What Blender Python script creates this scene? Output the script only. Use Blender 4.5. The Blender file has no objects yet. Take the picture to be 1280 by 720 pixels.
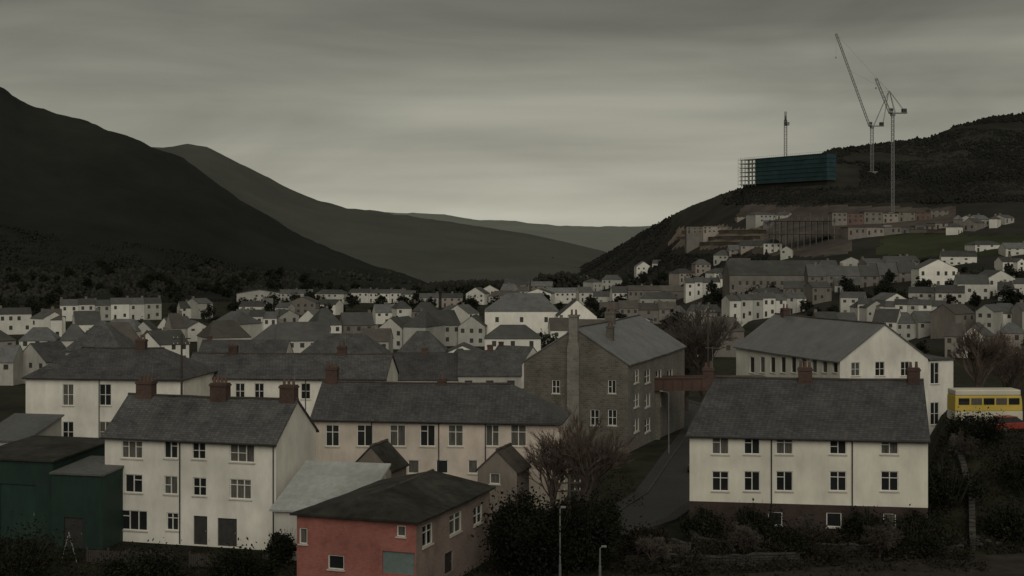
import bpy, bmesh, math, random
import numpy as np
from mathutils import Vector, Matrix, noise as mn
random.seed(4)
F=1778.0; HZ=310.0; CZ=30.0
col=bpy.context.scene.collection
# ------------------------------------------------------------------ terrain functions
def lerp(tab,x):
    if x<=tab[0][0]:
        return tab[0][1]
    for (a,b),(c,d) in zip(tab,tab[1:]):
        if x<=c: return b+(d-b)*(x-a)/(c-a)
    return tab[-1][1]
def sm(a,b,x):
    t=min(1,max(0,(x-a)/(b-a))); return t*t*(3-2*t)
def G(x,y):
    z=7*(1-sm(150,320,y))+18*(1-sm(5,95,y))
    w=x-.305*y
    z+=6*sm(-3,.5,w)*sm(108,128,y)*(1-sm(150,200,y))
    return z
HILLS={
 'left_hill':dict(s=[(-500,-40),(-300,20),(-100,80),(0,108),(30,127),(60,139),(110,152),(160,170),(200,186),(230,200),(260,222),(300,252),(340,272),(380,296),(420,316),(470,334),(520,350),(560,366),(600,382),(660,410)],
      yr=[(0,1150),(500,1100)],yf=[(-500,560),(0,740),(300,800),(560,850)],p=1.15,back=600),
 'middle_hill':dict(s=[(-600,150),(0,170),(100,172),(200,184),(235,180),(262,183),(300,204),(350,231),(400,252),(440,262),(480,267),(520,271),(560,276),(600,282),(650,290),(700,301),(760,318),(820,342),(860,366)],
      yr=[(0,1900),(640,1850)],yf=[(0,1250),(640,1150)],p=1.1,back=900),
 'far_hill':dict(s=[(-600,230),(200,235),(380,252),(440,262),(460,264),(520,266),(560,269),(600,274),(650,277),(700,283),(760,283),(800,285),(850,282),(950,275),(1300,262),(2000,250)],
      yr=[(0,3600),(600,3500),(1300,3400)],yf=[(0,1900),(1300,1900)],p=1.0,back=2500),
 'right_hill':dict(s=[(640,372),(700,346),(760,316),(800,291),(850,263),(900,243),(940,232),(980,214),(1040,187),(1100,180),(1160,172),(1200,156),(1240,146),(1290,141),(1600,110),(2000,90)],
      yr=[(700,1500),(850,1050),(940,950),(1040,980),(1280,1100)],yf=[(640,1000),(700,900),(850,600),(940,480),(1280,350),(1600,300)],p=1.4,back=900),
}
def hill(k,x,y):
    d=HILLS[k]; px=640+F*x/y
    yr=lerp(d['yr'],px); yf=lerp(d['yf'],px)
    if y<yf: return -6.0
    zr=CZ+(HZ-lerp(d['s'],px))*yr/F
    if y<=yr:
        t=(y-yf)/(yr-yf); z=zr*t**d['p']
        return z-6*(1-min(1,t*12)) if t<1/12 else z
    t=(y-yr)/d['back']
    return zr*max(0,1-t*t)-8*min(1,t*3)
def H(x,y):
    z=G(x,y)
    for k in HILLS: z=max(z,hill(k,x,y))
    return z
def hit(px,py,y0=75,y1=2600):
    Y=y0
    while Y<y1:
        if CZ+(HZ-py)/F*Y<=H((px-640)/F*Y,Y): break
        Y+=1 if Y<260 else 2.5
    x=(px-640)/F*Y
    return Vector((x,Y,H(x,Y)))
def solveY(px,pe,hw,y0=165):
    Y=y0
    while Y<2500:
        if CZ+(HZ-pe)/F*Y-H((px-640)/F*Y,Y)<=hw: return Y
        Y+=2
    return Y
def P(px,Y): return ((px-640)/F*Y,Y)
# ------------------------------------------------------------------ materials
def newmat(n):
    m=bpy.data.materials.new(n); m.use_nodes=True
    nt=m.node_tree; b=nt.nodes['Principled BSDF']; return m,nt,b
def ramp(nt,stops):
    r=nt.nodes.new('ShaderNodeValToRGB'); e=r.color_ramp.elements
    while len(e)<len(stops): e.new(.5)
    for q,(p,c) in zip(e,stops): q.position=p; q.color=(*c,1)
    return r
def M_(n,c1,c2,scale=1.0,rough=.85,bump=.3,stretch=(1,1,1),spec=.25,metal=0,blot=.25,blots=.15,rnd=0,world=False,bd=.05):
    m,nt,b=newmat(n); N=nt.nodes.new; L=nt.links.new
    tc=N('ShaderNodeTexCoord'); mp=N('ShaderNodeMapping'); mp.inputs['Scale'].default_value=stretch
    src=tc.outputs['Object']
    L(src,mp.inputs[0])
    no=N('ShaderNodeTexNoise'); no.inputs['Scale'].default_value=scale; no.inputs['Detail'].default_value=7; no.inputs['Roughness'].default_value=.65
    L(mp.outputs[0],no.inputs['Vector'])
    r=ramp(nt,[(.3,c1),(.7,c2)]); L(no.outputs['Fac'],r.inputs[0])
    n2=N('ShaderNodeTexNoise'); n2.inputs['Scale'].default_value=blots; n2.inputs['Detail'].default_value=4
    L(src,n2.inputs['Vector'])
    mr=N('ShaderNodeMapRange'); mr.inputs[1].default_value=.3; mr.inputs[2].default_value=.7; mr.inputs[3].default_value=1-blot; mr.inputs[4].default_value=1+blot*.5
    L(n2.outputs['Fac'],mr.inputs[0])
    fac=mr.outputs[0]
    if rnd:
        oi=N('ShaderNodeObjectInfo'); m2=N('ShaderNodeMapRange'); m2.inputs[3].default_value=1-rnd; m2.inputs[4].default_value=1+rnd*.5
        L(oi.outputs['Random'],m2.inputs[0]); mu=N('ShaderNodeMath'); mu.operation='MULTIPLY'; L(fac,mu.inputs[0]); L(m2.outputs[0],mu.inputs[1]); fac=mu.outputs[0]
    vm=N('ShaderNodeVectorMath'); vm.operation='SCALE'; L(r.outputs[0],vm.inputs[0]); L(fac,vm.inputs['Scale'])
    L(vm.outputs[0],b.inputs['Base Color'])
    b.inputs['Roughness'].default_value=rough; b.inputs['Specular IOR Level'].default_value=spec; b.inputs['Metallic'].default_value=metal
    if bump:
        bp=N('ShaderNodeBump'); bp.inputs['Strength'].default_value=bump; bp.inputs['Distance'].default_value=bd
        L(no.outputs['Fac'],bp.inputs['Height']); L(bp.outputs[0],b.inputs['Normal'])
    return m
def Brick_(n,c1,c2,mortar,bw,bh,ms=.02,zs=1.0,rough=.85,bump=.5,blot=.3,spec=.25,rnd=.12,moss=None):
    m,nt,b=newmat(n); N=nt.nodes.new; L=nt.links.new
    tc=N('ShaderNodeTexCoord'); sp=N('ShaderNodeSeparateXYZ'); L(tc.outputs['Object'],sp.inputs[0])
    ad=N('ShaderNodeMath'); L(sp.outputs[0],ad.inputs[0]); L(sp.outputs[1],ad.inputs[1])
    mz=N('ShaderNodeMath'); mz.operation='MULTIPLY'; mz.inputs[1].default_value=zs; L(sp.outputs[2],mz.inputs[0])
    cb=N('ShaderNodeCombineXYZ'); L(ad.outputs[0],cb.inputs[0]); L(mz.outputs[0],cb.inputs[1])
    br=N('ShaderNodeTexBrick'); br.inputs['Scale'].default_value=1; br.inputs['Brick Width'].default_value=bw; br.inputs['Row Height'].default_value=bh; br.inputs['Mortar Size'].default_value=ms
    br.inputs['Color1'].default_value=(*c1,1); br.inputs['Color2'].default_value=(*c2,1); br.inputs['Mortar'].default_value=(*mortar,1); br.inputs['Bias'].default_value=0
    L(cb.outputs[0],br.inputs['Vector'])
    n2=N('ShaderNodeTexNoise'); n2.inputs['Scale'].default_value=.45; n2.inputs['Detail'].default_value=9; n2.inputs['Roughness'].default_value=.75; L(tc.outputs['Object'],n2.inputs['Vector'])
    mr=N('ShaderNodeMapRange'); mr.inputs[1].default_value=.3; mr.inputs[2].default_value=.7; mr.inputs[3].default_value=1-blot; mr.inputs[4].default_value=1+blot
    L(n2.outputs['Fac'],mr.inputs[0])
    oi=N('ShaderNodeObjectInfo'); m2=N('ShaderNodeMapRange'); m2.inputs[3].default_value=1-rnd; m2.inputs[4].default_value=1+rnd
    L(oi.outputs['Random'],m2.inputs[0]); mu=N('ShaderNodeMath'); mu.operation='MULTIPLY'; L(mr.outputs[0],mu.inputs[0]); L(m2.outputs[0],mu.inputs[1])
    base=br.outputs['Color']
    if moss:
        n3=N('ShaderNodeTexNoise'); n3.inputs['Scale'].default_value=.9; n3.inputs['Detail'].default_value=9; n3.inputs['Roughness'].default_value=.75; L(tc.outputs['Object'],n3.inputs['Vector'])
        m3=N('ShaderNodeMapRange'); m3.inputs[1].default_value=.53; m3.inputs[2].default_value=.68; m3.inputs[4].default_value=.65; L(n3.outputs['Fac'],m3.inputs[0])
        mm=N('ShaderNodeMixRGB'); mm.inputs[2].default_value=(*moss,1); L(m3.outputs[0],mm.inputs[0]); L(base,mm.inputs[1]); base=mm.outputs[0]
    vm=N('ShaderNodeVectorMath'); vm.operation='SCALE'; L(base,vm.inputs[0]); L(mu.outputs[0],vm.inputs['Scale'])
    L(vm.outputs[0],b.inputs['Base Color']); b.inputs['Roughness'].default_value=rough; b.inputs['Specular IOR Level'].default_value=spec
    bp=N('ShaderNodeBump'); bp.inputs['Strength'].default_value=bump; bp.inputs['Distance'].default_value=.03
    L(br.outputs['Fac'],bp.inputs['Height']); bp.invert=True; L(bp.outputs[0],b.inputs['Normal'])
    return m
def Corr_(n,c1,c2,scale=8,rough=.6,metal=0,axis='X'):
    m=M_(n,c1,c2,2.0,rough,0,(1,1,.3),.4,metal,.3)
    nt=m.node_tree; N=nt.nodes.new; L=nt.links.new; b=nt.nodes['Principled BSDF']
    tc=N('ShaderNodeTexCoord'); w=N('ShaderNodeTexWave'); w.bands_direction=axis; w.inputs['Scale'].default_value=scale; L(tc.outputs['Object'],w.inputs['Vector'])
    bp=N('ShaderNodeBump'); bp.inputs['Strength'].default_value=.7; bp.inputs['Distance'].default_value=.05; L(w.outputs['Fac'],bp.inputs['Height']); L(bp.outputs[0],b.inputs['Normal'])
    return m
st=(1,1,.4)
MAT=dict(
 white=M_('white_render',(.64,.61,.53),(.82,.785,.695),.9,.9,.12,st,.2,0,.2,.25,.08),
 bright=M_('bright_white_render',(.72,.69,.61),(.84,.81,.72),.9,.9,.12,st,.2,0,.12,.25,.05),
 cream=M_('cream_render',(.66,.62,.52),(.82,.775,.665),.9,.9,.12,st,.2,0,.2,.25,.06),
 pinkcream=M_('pink_cream_render',(.52,.44,.365),(.68,.59,.50),.9,.9,.12,st,.2,0,.22,.25,.06),
 grey_white=M_('greyed_render',(.39,.375,.335),(.54,.515,.46),.9,.9,.15,st,.2,0,.25,.15,.2),
 pale_pink=M_('pale_pink_render',(.34,.28,.235),(.48,.40,.34),.9,.9,.15,st,.2,0,.25,.12,.15),
 brown=M_('brown_render',(.15,.127,.107),(.25,.21,.18),1,.9,.2,st,.2,0,.3,.12,.25),
 white_far=M_('hazed_white_render',(.58,.56,.50),(.72,.695,.62),.5,.95,0,st,.1,0,.2,.15,.25),  # white dimmed to put distance haze into the colour
 grey_far=M_('hazed_grey_render',(.35,.34,.305),(.46,.445,.40),.5,.95,0,st,.1,0,.2,.15,.2),  # grey wall colour with aerial haze painted in
 pink_far=M_('hazed_pink_render',(.27,.235,.205),(.36,.315,.275),.5,.95,0,st,.1,0,.2,.15,.15),  # pink render flattened by haze in its base colour
 brown_far=M_('hazed_brown_render',(.165,.15,.13),(.235,.21,.185),.5,.95,0,st,.1,0,.2,.15,.2),  # brown render with contrast lowered as painted haze
 redwall=Brick_('red_brick_paint',(.275,.10,.082),(.32,.125,.10),(.215,.095,.078),.23,.08,.008,1,.85,.4,.4,moss=(.17,.085,.07)),
 pinkbrick=Brick_('pink_brick',(.265,.19,.163),(.32,.235,.20),(.25,.205,.18),.23,.08,.01,1,.9,.4,.4,moss=(.17,.13,.113)),
 brick=Brick_('red_brick',(.065,.040,.034),(.05,.032,.027),(.055,.046,.04),.23,.08,.012,1,.9,.5,.5,moss=(.026,.024,.019)),
 chimbrick=Brick_('chimney_brick',(.105,.060,.048),(.075,.044,.037),(.075,.060,.05),.23,.08,.012,1,.9,.5,.45,moss=(.044,.037,.031)),
 stone=Brick_('dark_rubble_stone',(.14,.126,.104),(.092,.084,.07),(.15,.138,.117),.5,.24,.03,1,.95,.8,.45,moss=(.07,.063,.051)),
 stone_pale=Brick_('pale_rubble_stone',(.22,.203,.176),(.155,.144,.125),(.22,.206,.18),.5,.24,.03,1,.95,.8,.35,moss=(.115,.106,.09)),
 gardenstone=Brick_('garden_stone',(.065,.06,.052),(.04,.037,.032),(.026,.024,.021),.45,.2,.03,1,.95,.9,.5,moss=(.022,.024,.015)),
 slate=Brick_('slate_tiles',(.080,.078,.076),(.050,.049,.048),(.026,.026,.026),.36,.23,.018,1.7,.7,.7,.55,.35,.25,moss=(.042,.040,.031)),
 slate_brown=Brick_('brown_tiles',(.085,.068,.056),(.06,.05,.043),(.035,.03,.027),.34,.24,.02,1.7,.8,.6,.45,.25,.2,moss=(.045,.04,.028)),
 slate_pale=Brick_('pale_slate_tiles',(.145,.147,.146),(.118,.119,.118),(.07,.07,.07),.36,.24,.014,1.7,.5,.6,.4,.45,.15,moss=(.09,.088,.08)),
 slate_sheen=Brick_('wet_slate_tiles',(.115,.115,.114),(.09,.09,.089),(.05,.05,.05),.36,.24,.014,1.7,.34,.5,.4,.7,.15,moss=(.08,.078,.07)),
 slate_far=M_('hazed_slate',(.078,.079,.074),(.10,.10,.094),.4,.9,0,(1,1,1),.15,0,.25,.1,.35),  # slate lifted towards grey, haze painted into the colour
 slate_far_brown=M_('hazed_brown_tiles',(.085,.077,.067),(.11,.10,.088),.4,.9,0,(1,1,1),.15,0,.25,.1,.35),  # brown tiles greyed by painted haze
 felt=M_('mossy_roof_felt',(.022,.023,.019),(.056,.052,.042),1.3,.95,.5,(1,1,1),.15,0,.45,.3),
 sheet=Corr_('pale_metal_sheet',(.42,.43,.41),(.60,.61,.58),9,.5),
 greysheet=Corr_('grey_metal_sheet',(.10,.105,.10),(.16,.16,.155),9,.5),
 green=Corr_('green_cladding',(.014,.036,.028),(.024,.052,.039),7,.7),
 greendoor=Corr_('green_shed_door',(.016,.046,.034),(.027,.064,.048),7,.7),
 glass=M_('window_glass',(.012,.013,.014),(.03,.032,.033),.35,.08,0,(1,1,1),.6),
 curtain=M_('curtained_glass',(.05,.05,.046),(.16,.15,.13),1.5,.15,0,(6,6,.6),.5),
 farglass=M_('far_window_glass',(.04,.04,.038),(.075,.074,.068),.5,.3,0),  # panes lightened to imitate haze over distance
 frame=M_('white_window_frame',(.62,.60,.54),(.72,.70,.63),3,.5,0,(1,1,1),.4,0,.1),
 sill=M_('painted_sill',(.45,.42,.36),(.6,.56,.48),3,.8,.1),
 gutter=M_('black_gutter',(.025,.025,.025),(.045,.045,.043),3,.5,0),
 door=M_('dark_door',(.03,.028,.026),(.05,.046,.042),3,.6,.1),
 teal=M_('faded_teal_door',(.11,.15,.14),(.16,.20,.18),2,.7,.1),
 pot=M_('clay_pot',(.11,.07,.052),(.16,.10,.078),3,.9,.1),
 asphalt=M_('asphalt',(.022,.022,.023),(.036,.036,.036),2.2,.75,.3,(1,1,1),.3,0,.3,.12),
 paving=M_('concrete_paving',(.028,.027,.026),(.043,.041,.039),1.6,.9,.2),
 kerb=M_('kerbstone',(.045,.043,.041),(.075,.072,.067),2,.9,.2),
 ground=M_('dark_grass',(.012,.014,.009),(.040,.038,.024),.35,1,.9,(1,1,1),.1,0,.45,.04,0,False,.4),
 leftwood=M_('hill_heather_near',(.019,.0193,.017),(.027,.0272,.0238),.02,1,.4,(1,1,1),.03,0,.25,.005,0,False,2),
 midhill=M_('hill_heather_middle_haze',(.064,.067,.058),(.080,.083,.072),.012,1,.3,(1,1,1),.05,0,.14,.003,0,False,4),  # paler than the near heather, valley haze painted into the colour
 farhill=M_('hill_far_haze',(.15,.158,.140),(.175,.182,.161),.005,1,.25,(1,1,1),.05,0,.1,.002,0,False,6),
 righthill=M_('hill_bracken',(.024,.0245,.020),(.042,.040,.032),.05,1,.6,(1,1,1),.05,0,.35,.01,0,False,2),
 field=M_('pasture',(.030,.036,.018),(.045,.050,.026),.1,1,.4,(1,1,1),.1,0,.3,.02),
 earth=M_('bare_earth',(.105,.086,.069),(.165,.136,.11),.12,1,.6,(1,1,1),.1,0,.35,.03),
 soil=M_('brown_verge',(.030,.025,.021),(.054,.045,.038),.8,1,.6,(1,1,1),.1,0,.4,.1),
 sitesoil=M_('site_soil',(.058,.05,.042),(.098,.083,.07),.15,1,.6,(1,1,1),.1,0,.4,.04),
 leaf=M_('dark_foliage',(.009,.0105,.0065),(.027,.029,.017),.8,.9,0,(1,1,1),.08,0,.4,.3,.3),
 leaf_town=M_('town_foliage',(.020,.0215,.016),(.037,.038,.028),.8,.9,0,(1,1,1),.06,0,.3,.3,.3),  # foliage colour lightened to imitate haze over the town
 leaf_olive=M_('olive_foliage',(.016,.0155,.010),(.038,.034,.022),.8,.9,0,(1,1,1),.08,0,.4,.3,.3),
 leaf_wood=M_('wood_foliage',(.026,.0265,.0215),(.038,.0375,.030),.05,.95,0,(1,1,1),.04,0,.3,.02),
 leaf_black=M_('deep_wood_foliage',(.0195,.0197,.017),(.026,.0258,.022),.05,.95,0,(1,1,1),.03,0,.3,.02),
 bark=M_('bark',(.05,.04,.032),(.10,.08,.065),3,.95,.4),
 twig=M_('reddish_twigs',(.085,.062,.05),(.14,.105,.086),1,.95,0),
 twig_grey=M_('grey_twigs',(.06,.05,.043),(.105,.088,.075),1,.95,0),
 steel=M_('galvanised_steel',(.15,.15,.142),(.23,.23,.22),2,.5,0,(1,1,1),.4,.3),
 crane=M_('crane_paint',(.17,.17,.158),(.25,.25,.234),.5,.6,0),
 concrete=M_('raw_concrete',(.15,.148,.135),(.23,.225,.205),.4,.9,.2),
 darkconc=M_('dark_concrete',(.04,.04,.037),(.07,.068,.062),.3,.9,.2),
 blue=M_('teal_sheeting',(.017,.048,.054),(.025,.070,.076),.25,.6,.1,(1,1,1),.3,0,.35,.1),
 cabinred=M_('cabin_red',(.13,.085,.072),(.17,.11,.094),.5,.8,0),
 cabinwhite=M_('cabin_white',(.26,.25,.235),(.36,.35,.325),.5,.8,0),
 cabingrey=M_('cabin_grey',(.10,.10,.098),(.15,.15,.145),.5,.7,0),
 palesteel=M_('pale_scaffold',(.33,.34,.33),(.45,.46,.44),.5,.6,0),
 rust=M_('rusty_girder',(.058,.037,.029),(.098,.060,.046),1,.8,.2),
 yellow=M_('bus_yellow',(.50,.36,.06),(.62,.45,.08),.8,.45,0,(1,1,1),.4,0,.2),
 buscream=M_('bus_cream',(.52,.48,.38),(.62,.57,.46),.8,.45,0,(1,1,1),.4,0,.25),
 carred=M_('car_red',(.22,.028,.022),(.28,.045,.033),.8,.3,0,(1,1,1),.5,0,.1),
 cargrey=M_('car_silver',(.25,.25,.245),(.32,.32,.31),.8,.3,0,(1,1,1),.5,.2,.1),
 carblack=M_('car_dark',(.03,.032,.035),(.045,.047,.05),.8,.3,0,(1,1,1),.5,0,.1),
 tyre=M_('tyre',(.015,.015,.015),(.03,.03,.03),5,.9,.1),
 lamp=M_('lamp_glass',(.2,.195,.18),(.3,.285,.26),2,.3,0),
 wood=M_('weathered_wood',(.045,.038,.032),(.075,.063,.053),2,.9,.3,(1,1,.2)),
)
FARM={'white':'white_far','grey_white':'grey_far','pale_pink':'pink_far','brown':'brown_far','slate':'slate_far','slate_sheen':'slate_far','slate_brown':'slate_far_brown'}  # distant houses swap to the haze-painted copies
# ------------------------------------------------------------------ mesh helpers
class MB:
    def __init__(s): s.v=[]; s.f=[]
    def poly(s,pts):
        n=len(s.v); s.v+= [tuple(p) for p in pts]; s.f.append(tuple(range(n,n+len(pts))))
    def hexa(s,p):   # 8 pts bottom 4 then top 4
        n=len(s.v); s.v+=[tuple(q) for q in p]
        for a in ((0,3,2,1),(4,5,6,7),(0,1,5,4),(1,2,6,5),(2,3,7,6),(3,0,4,7)): s.f.append(tuple(n+i for i in a))
    def box(s,x0,x1,y0,y1,z0,z1):
        s.hexa([(x0,y0,z0),(x1,y0,z0),(x1,y1,z0),(x0,y1,z0),(x0,y0,z1),(x1,y0,z1),(x1,y1,z1),(x0,y1,z1)])
    def tube(s,p,q,r0,r1=None,n=4,cap=True):
        r1=r0 if r1 is None else r1
        p=Vector(p); q=Vector(q); d=(q-p)
        if d.length<1e-6: return
        d.normalize(); a=d.orthogonal().normalized(); b=d.cross(a); k=len(s.v)
        for c,r in ((p,r0),(q,r1)):
            for i in range(n):
                t=2*math.pi*i/n; s.v.append(tuple(c+a*(r*math.cos(t))+b*(r*math.sin(t))))
        for i in range(n):
            j=(i+1)%n; s.f.append((k+i,k+j,k+n+j,k+n+i))
        if cap: s.f.append(tuple(k+i for i in reversed(range(n)))); s.f.append(tuple(k+n+i for i in range(n)))
    def sheet(s,polys,t):
        idx={}; pts=[]; E={}; fs=[]
        for p in polys:
            f=[]
            for q in p:
                k=tuple(round(c,4) for c in q)
                if k not in idx: idx[k]=len(pts); pts.append(k)
                f.append(idx[k])
            fs.append(f)
        n=len(s.v); m=len(pts)
        s.v+=[(x,y,z+t) for x,y,z in pts]+pts
        for f in fs:
            s.f.append(tuple(n+i for i in f)); s.f.append(tuple(n+m+i for i in reversed(f)))
            for a,b in zip(f,f[1:]+f[:1]):
                k=(min(a,b),max(a,b)); E.setdefault(k,[]).append((a,b))
        for k,l in E.items():
            if len(l)==1:
                a,b=l[0]; s.f.append((n+a,n+m+a,n+m+b,n+b))
    def build(s,name,m,parent=None,smooth=False):
        me=bpy.data.meshes.new(name); me.from_pydata(s.v,[],s.f); me.update()
        if smooth:
            for p in me.polygons: p.use_smooth=True
        me.materials.append(MAT[m] if isinstance(m,str) else m)
        o=bpy.data.objects.new(name,me); col.objects.link(o)
        if parent: o.parent=parent
        return o
def tag(o,label,cat,group=None,kind=None):
    if label: o['label']=label
    if cat: o['category']=cat
    if group: o['group']=group
    if kind: o['kind']=kind
    return o
def empty(name,loc,rz,label,cat,group=None):
    o=bpy.data.objects.new(name,None); o.empty_display_size=.5; col.objects.link(o); o.location=loc; o.rotation_euler=(0,0,rz)
    return tag(o,label,cat,group)
def copy_tree(o,parent=None):
    c=o.copy(); col.objects.link(c); c.parent=parent
    for ch in o.children: copy_tree(ch,c)
    return c
def struct(o): o['kind']='structure'; return o
# ------------------------------------------------------------------ terrain
def polar(name,fn,us,ys,m,noise_amp=0,noise_sc=.01):
    V=[];Fc=[]
    for y in ys:
        for u in us:
            x=(u-640)/F*y; z=fn(x,y)
            if noise_amp: z+=noise_amp*mn.fractal(Vector((x*noise_sc,y*noise_sc,0)),.8,2.2,5)
            V.append((x,y,z))
    n=len(us)
    for j in range(len(ys)-1):
        for i in range(n-1):
            a=j*n+i; Fc.append((a,a+1,a+n+1,a+n))
    mb=MB(); mb.v=V; mb.f=Fc
    return struct(mb.build(name,m,None,True))
us=[-1400+i*14 for i in range(300)]
ys=[2,5,10,16,24,34,46,58]+[62+i*2 for i in range(130)]+[330*1.05**i for i in range(64)]
polar('ground',G,us,ys,'ground')
def yrows(a,b,n): return [a+(b-a)*i/n for i in range(n+1)]
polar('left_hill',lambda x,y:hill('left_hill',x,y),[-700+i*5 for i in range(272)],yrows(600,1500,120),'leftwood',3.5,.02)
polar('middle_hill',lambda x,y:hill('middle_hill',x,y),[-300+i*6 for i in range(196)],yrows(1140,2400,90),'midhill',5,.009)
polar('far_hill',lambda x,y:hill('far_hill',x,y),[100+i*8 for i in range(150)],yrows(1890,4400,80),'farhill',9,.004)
rh=polar('right_hill',lambda x,y:hill('right_hill',x,y),[640+i*5 for i in range(240)],yrows(300,1500,240),'righthill',1.2,.02)
for m in ('field','earth','sitesoil'): rh.data.materials.append(MAT[m])
for p in rh.data.polygons:
    c=p.center; n=mn.fractal(Vector((c.x*.02,c.y*.02,5)),.9,2.1,4); px=640+F*c.x/c.y+n*22; py=HZ-(c.z-CZ)*F/c.y+n*5
    if c.y>1000: continue
    if px>1105 and 294<py<321: p.material_index=1
    elif 842<px<968 and 284<py<311: p.material_index=2
    elif 930<px<1195 and 256<py<287: p.material_index=3
    elif 930<px<1060 and 287<=py<318: p.material_index=3
# ------------------------------------------------------------------ houses
FOOT=[]
def house(P0,P1,d,zb,h,rise,label,cat='house',name='house',group=None,roof='x',hips=(0,0),wall='white',roofm='slate',wins=(),chims=(),over=.3,plinth=None,fm=None,detail=True,gutter=False,chm='chimbrick',pipes=()):
    fm=fm or {}
    P0=Vector(P0);P1=Vector(P1);L=(P1-P0).length;u=(P1-P0)/L;v=Vector((-u.y,u.x))
    root=empty(name,(P0.x,P0.y,zb),math.atan2(u.y,u.x),label,cat,group)
    cc=P0+u*L/2+v*d/2; FOOT.append((cc.x,cc.y,max(L,d)*.6))
    fac={'F':((0,0),(1,0),L),'R':((L,0),(0,1),d),'B':((L,d),(-1,0),L),'L':((0,d),(0,-1),d)}
    ops={k:[] for k in fac}
    for w in wins:
        k=w[0]; (ox,oy),(a,b),W=fac[k]
        if len(w)==7: _,s0,z0,ww,hh,typ,_m=w
        else:
            _,pl,pr,pt,pb,typ=w
            o=P0+u*ox+v*oy; dr=u*a+v*b; r=[]
            for px in (pl,pr):
                dx=(px-640)/F; Y=(o.x*dr.y-o.y*dr.x)/(dx*dr.y-dr.x)
                r.append(((Vector((dx*Y,Y))-o).dot(dr),Y))
            s0=r[0][0]; ww=r[1][0]-s0; Y=(r[0][1]+r[1][1])/2
            z1=CZ+(HZ-pt)/F*Y-zb; z0=CZ+(HZ-pb)/F*Y-zb; hh=z1-z0
        s0=max(.1,s0); ww=min(ww,W-.1-s0); z0=max(.02,z0)
        if ww<.15: continue
        hh=min(hh,h-.22-z0)
        if hh<.15: continue
        ops[k].append((s0,z0,ww,hh,typ))
    mbs={}
    def facade(k,za,zt,mname):
        mb=mbs.setdefault(mname,MB()); (ox,oy),(a,b),W=fac[k]; nx,ny=b,-a
        pt=lambda s,z,dp=0:(ox+a*s-nx*dp,oy+b*s-ny*dp,z)
        oo=[o for o in ops[k] if o[1]>=za-.01 and o[1]<zt]
        xs=sorted({0,W}|{o[0] for o in oo}|{o[0]+o[2] for o in oo}); zs=sorted({za,zt}|{o[1] for o in oo}|{min(zt,o[1]+o[3]) for o in oo})
        for x0,x1 in zip(xs,xs[1:]):
            for z0,z1 in zip(zs,zs[1:]):
                if x1-x0<1e-4 or z1-z0<1e-4: continue
                cx=(x0+x1)/2;cz=(z0+z1)/2
                if any(o[0]<cx<o[0]+o[2] and o[1]<cz<o[1]+o[3] for o in oo): continue
                mb.poly([pt(x0,z0),pt(x1,z0),pt(x1,z1),pt(x0,z1)])
        for s0,z0,ww,hh,_t in oo:
            D=.16; s1=s0+ww; z1=min(zt,z0+hh)
            mb.poly([pt(s0,z0),pt(s0,z1),pt(s0,z1,D),pt(s0,z0,D)]); mb.poly([pt(s1,z0),pt(s1,z0,D),pt(s1,z1,D),pt(s1,z1)])
            mb.poly([pt(s0,z1),pt(s1,z1),pt(s1,z1,D),pt(s0,z1,D)]); mb.poly([pt(s0,z0),pt(s0,z0,D),pt(s1,z0,D),pt(s1,z0)])
    ext=-1.5
    for k in fac:
        mname=fm.get(k,wall); hk=h+(rise if (roof=='shed' and k=='B') else 0)
        if plinth: facade(k,ext,plinth[0],plinth[1]); facade(k,plinth[0],hk,mname)
        else: facade(k,ext,hk,mname)
    def tri(k,pts): mbs.setdefault(fm.get(k,wall),MB()).poly(pts)
    if roof=='x':
        if not hips[0]: tri('L',[(0,d,h),(0,0,h),(0,d/2,h+rise)])
        if not hips[1]: tri('R',[(L,0,h),(L,d,h),(L,d/2,h+rise)])
    elif roof=='y':
        if not hips[0]: tri('F',[(0,0,h),(L,0,h),(L/2,0,h+rise)])
        if not hips[1]: tri('B',[(L,d,h),(0,d,h),(L/2,d,h+rise)])
    elif roof=='shed':
        tri('L',[(0,d,h),(0,0,h),(0,d,h+rise)]); tri('R',[(L,0,h),(L,d,h),(L,d,h+rise)])
    for mname,mb in mbs.items(): mb.build('wall',mname,root)
    # roof
    rb=MB(); o=over
    if roof in 'xy':
        A,D=(L,d) if roof=='x' else (d,L)
        k=rise/(D/2); ze=h-o*k; zr=h+rise
        hl,hr=hips; xl=-o if hl else -o*.5; xr=A+o if hr else A+o*.5; rl=hl if hl else xl; rr=A-hr if hr else xr
        pol=[[(xl,-o,ze),(xr,-o,ze),(rr,D/2,zr),(rl,D/2,zr)],[(xr,D+o,ze),(xl,D+o,ze),(rl,D/2,zr),(rr,D/2,zr)]]
        if hl: pol.append([(xl,D+o,ze),(xl,-o,ze),(rl,D/2,zr)])
        if hr: pol.append([(xr,-o,ze),(xr,D+o,ze),(rr,D/2,zr)])
        if detail:   # slight sag so that the ridge and eaves are not ruler straight
            def sag(p):
                out=[]
                n=8
                a,b,c_,d_=p
                for i in range(n):
                    t0,t1=i/n,(i+1)/n
                    def mx(q,r,t):
                        s=-.07*math.sin(math.pi*t)*min(1,A/14)+.025*math.sin(t*17+A)*math.sin(math.pi*t)
                        return (q[0]+(r[0]-q[0])*t,q[1]+(r[1]-q[1])*t,q[2]+(r[2]-q[2])*t+s)
                    out.append([mx(a,b,t0),mx(a,b,t1),mx(d_,c_,t1),mx(d_,c_,t0)])
                return out
            pol=sag(pol[0])+[[q for q in f] for f in sag([pol[1][1],pol[1][0],pol[1][3],pol[1][2]])]+pol[2:]
        if roof=='y': pol=[[(q[1],q[0],q[2]) for q in p] for p in pol]
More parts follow.
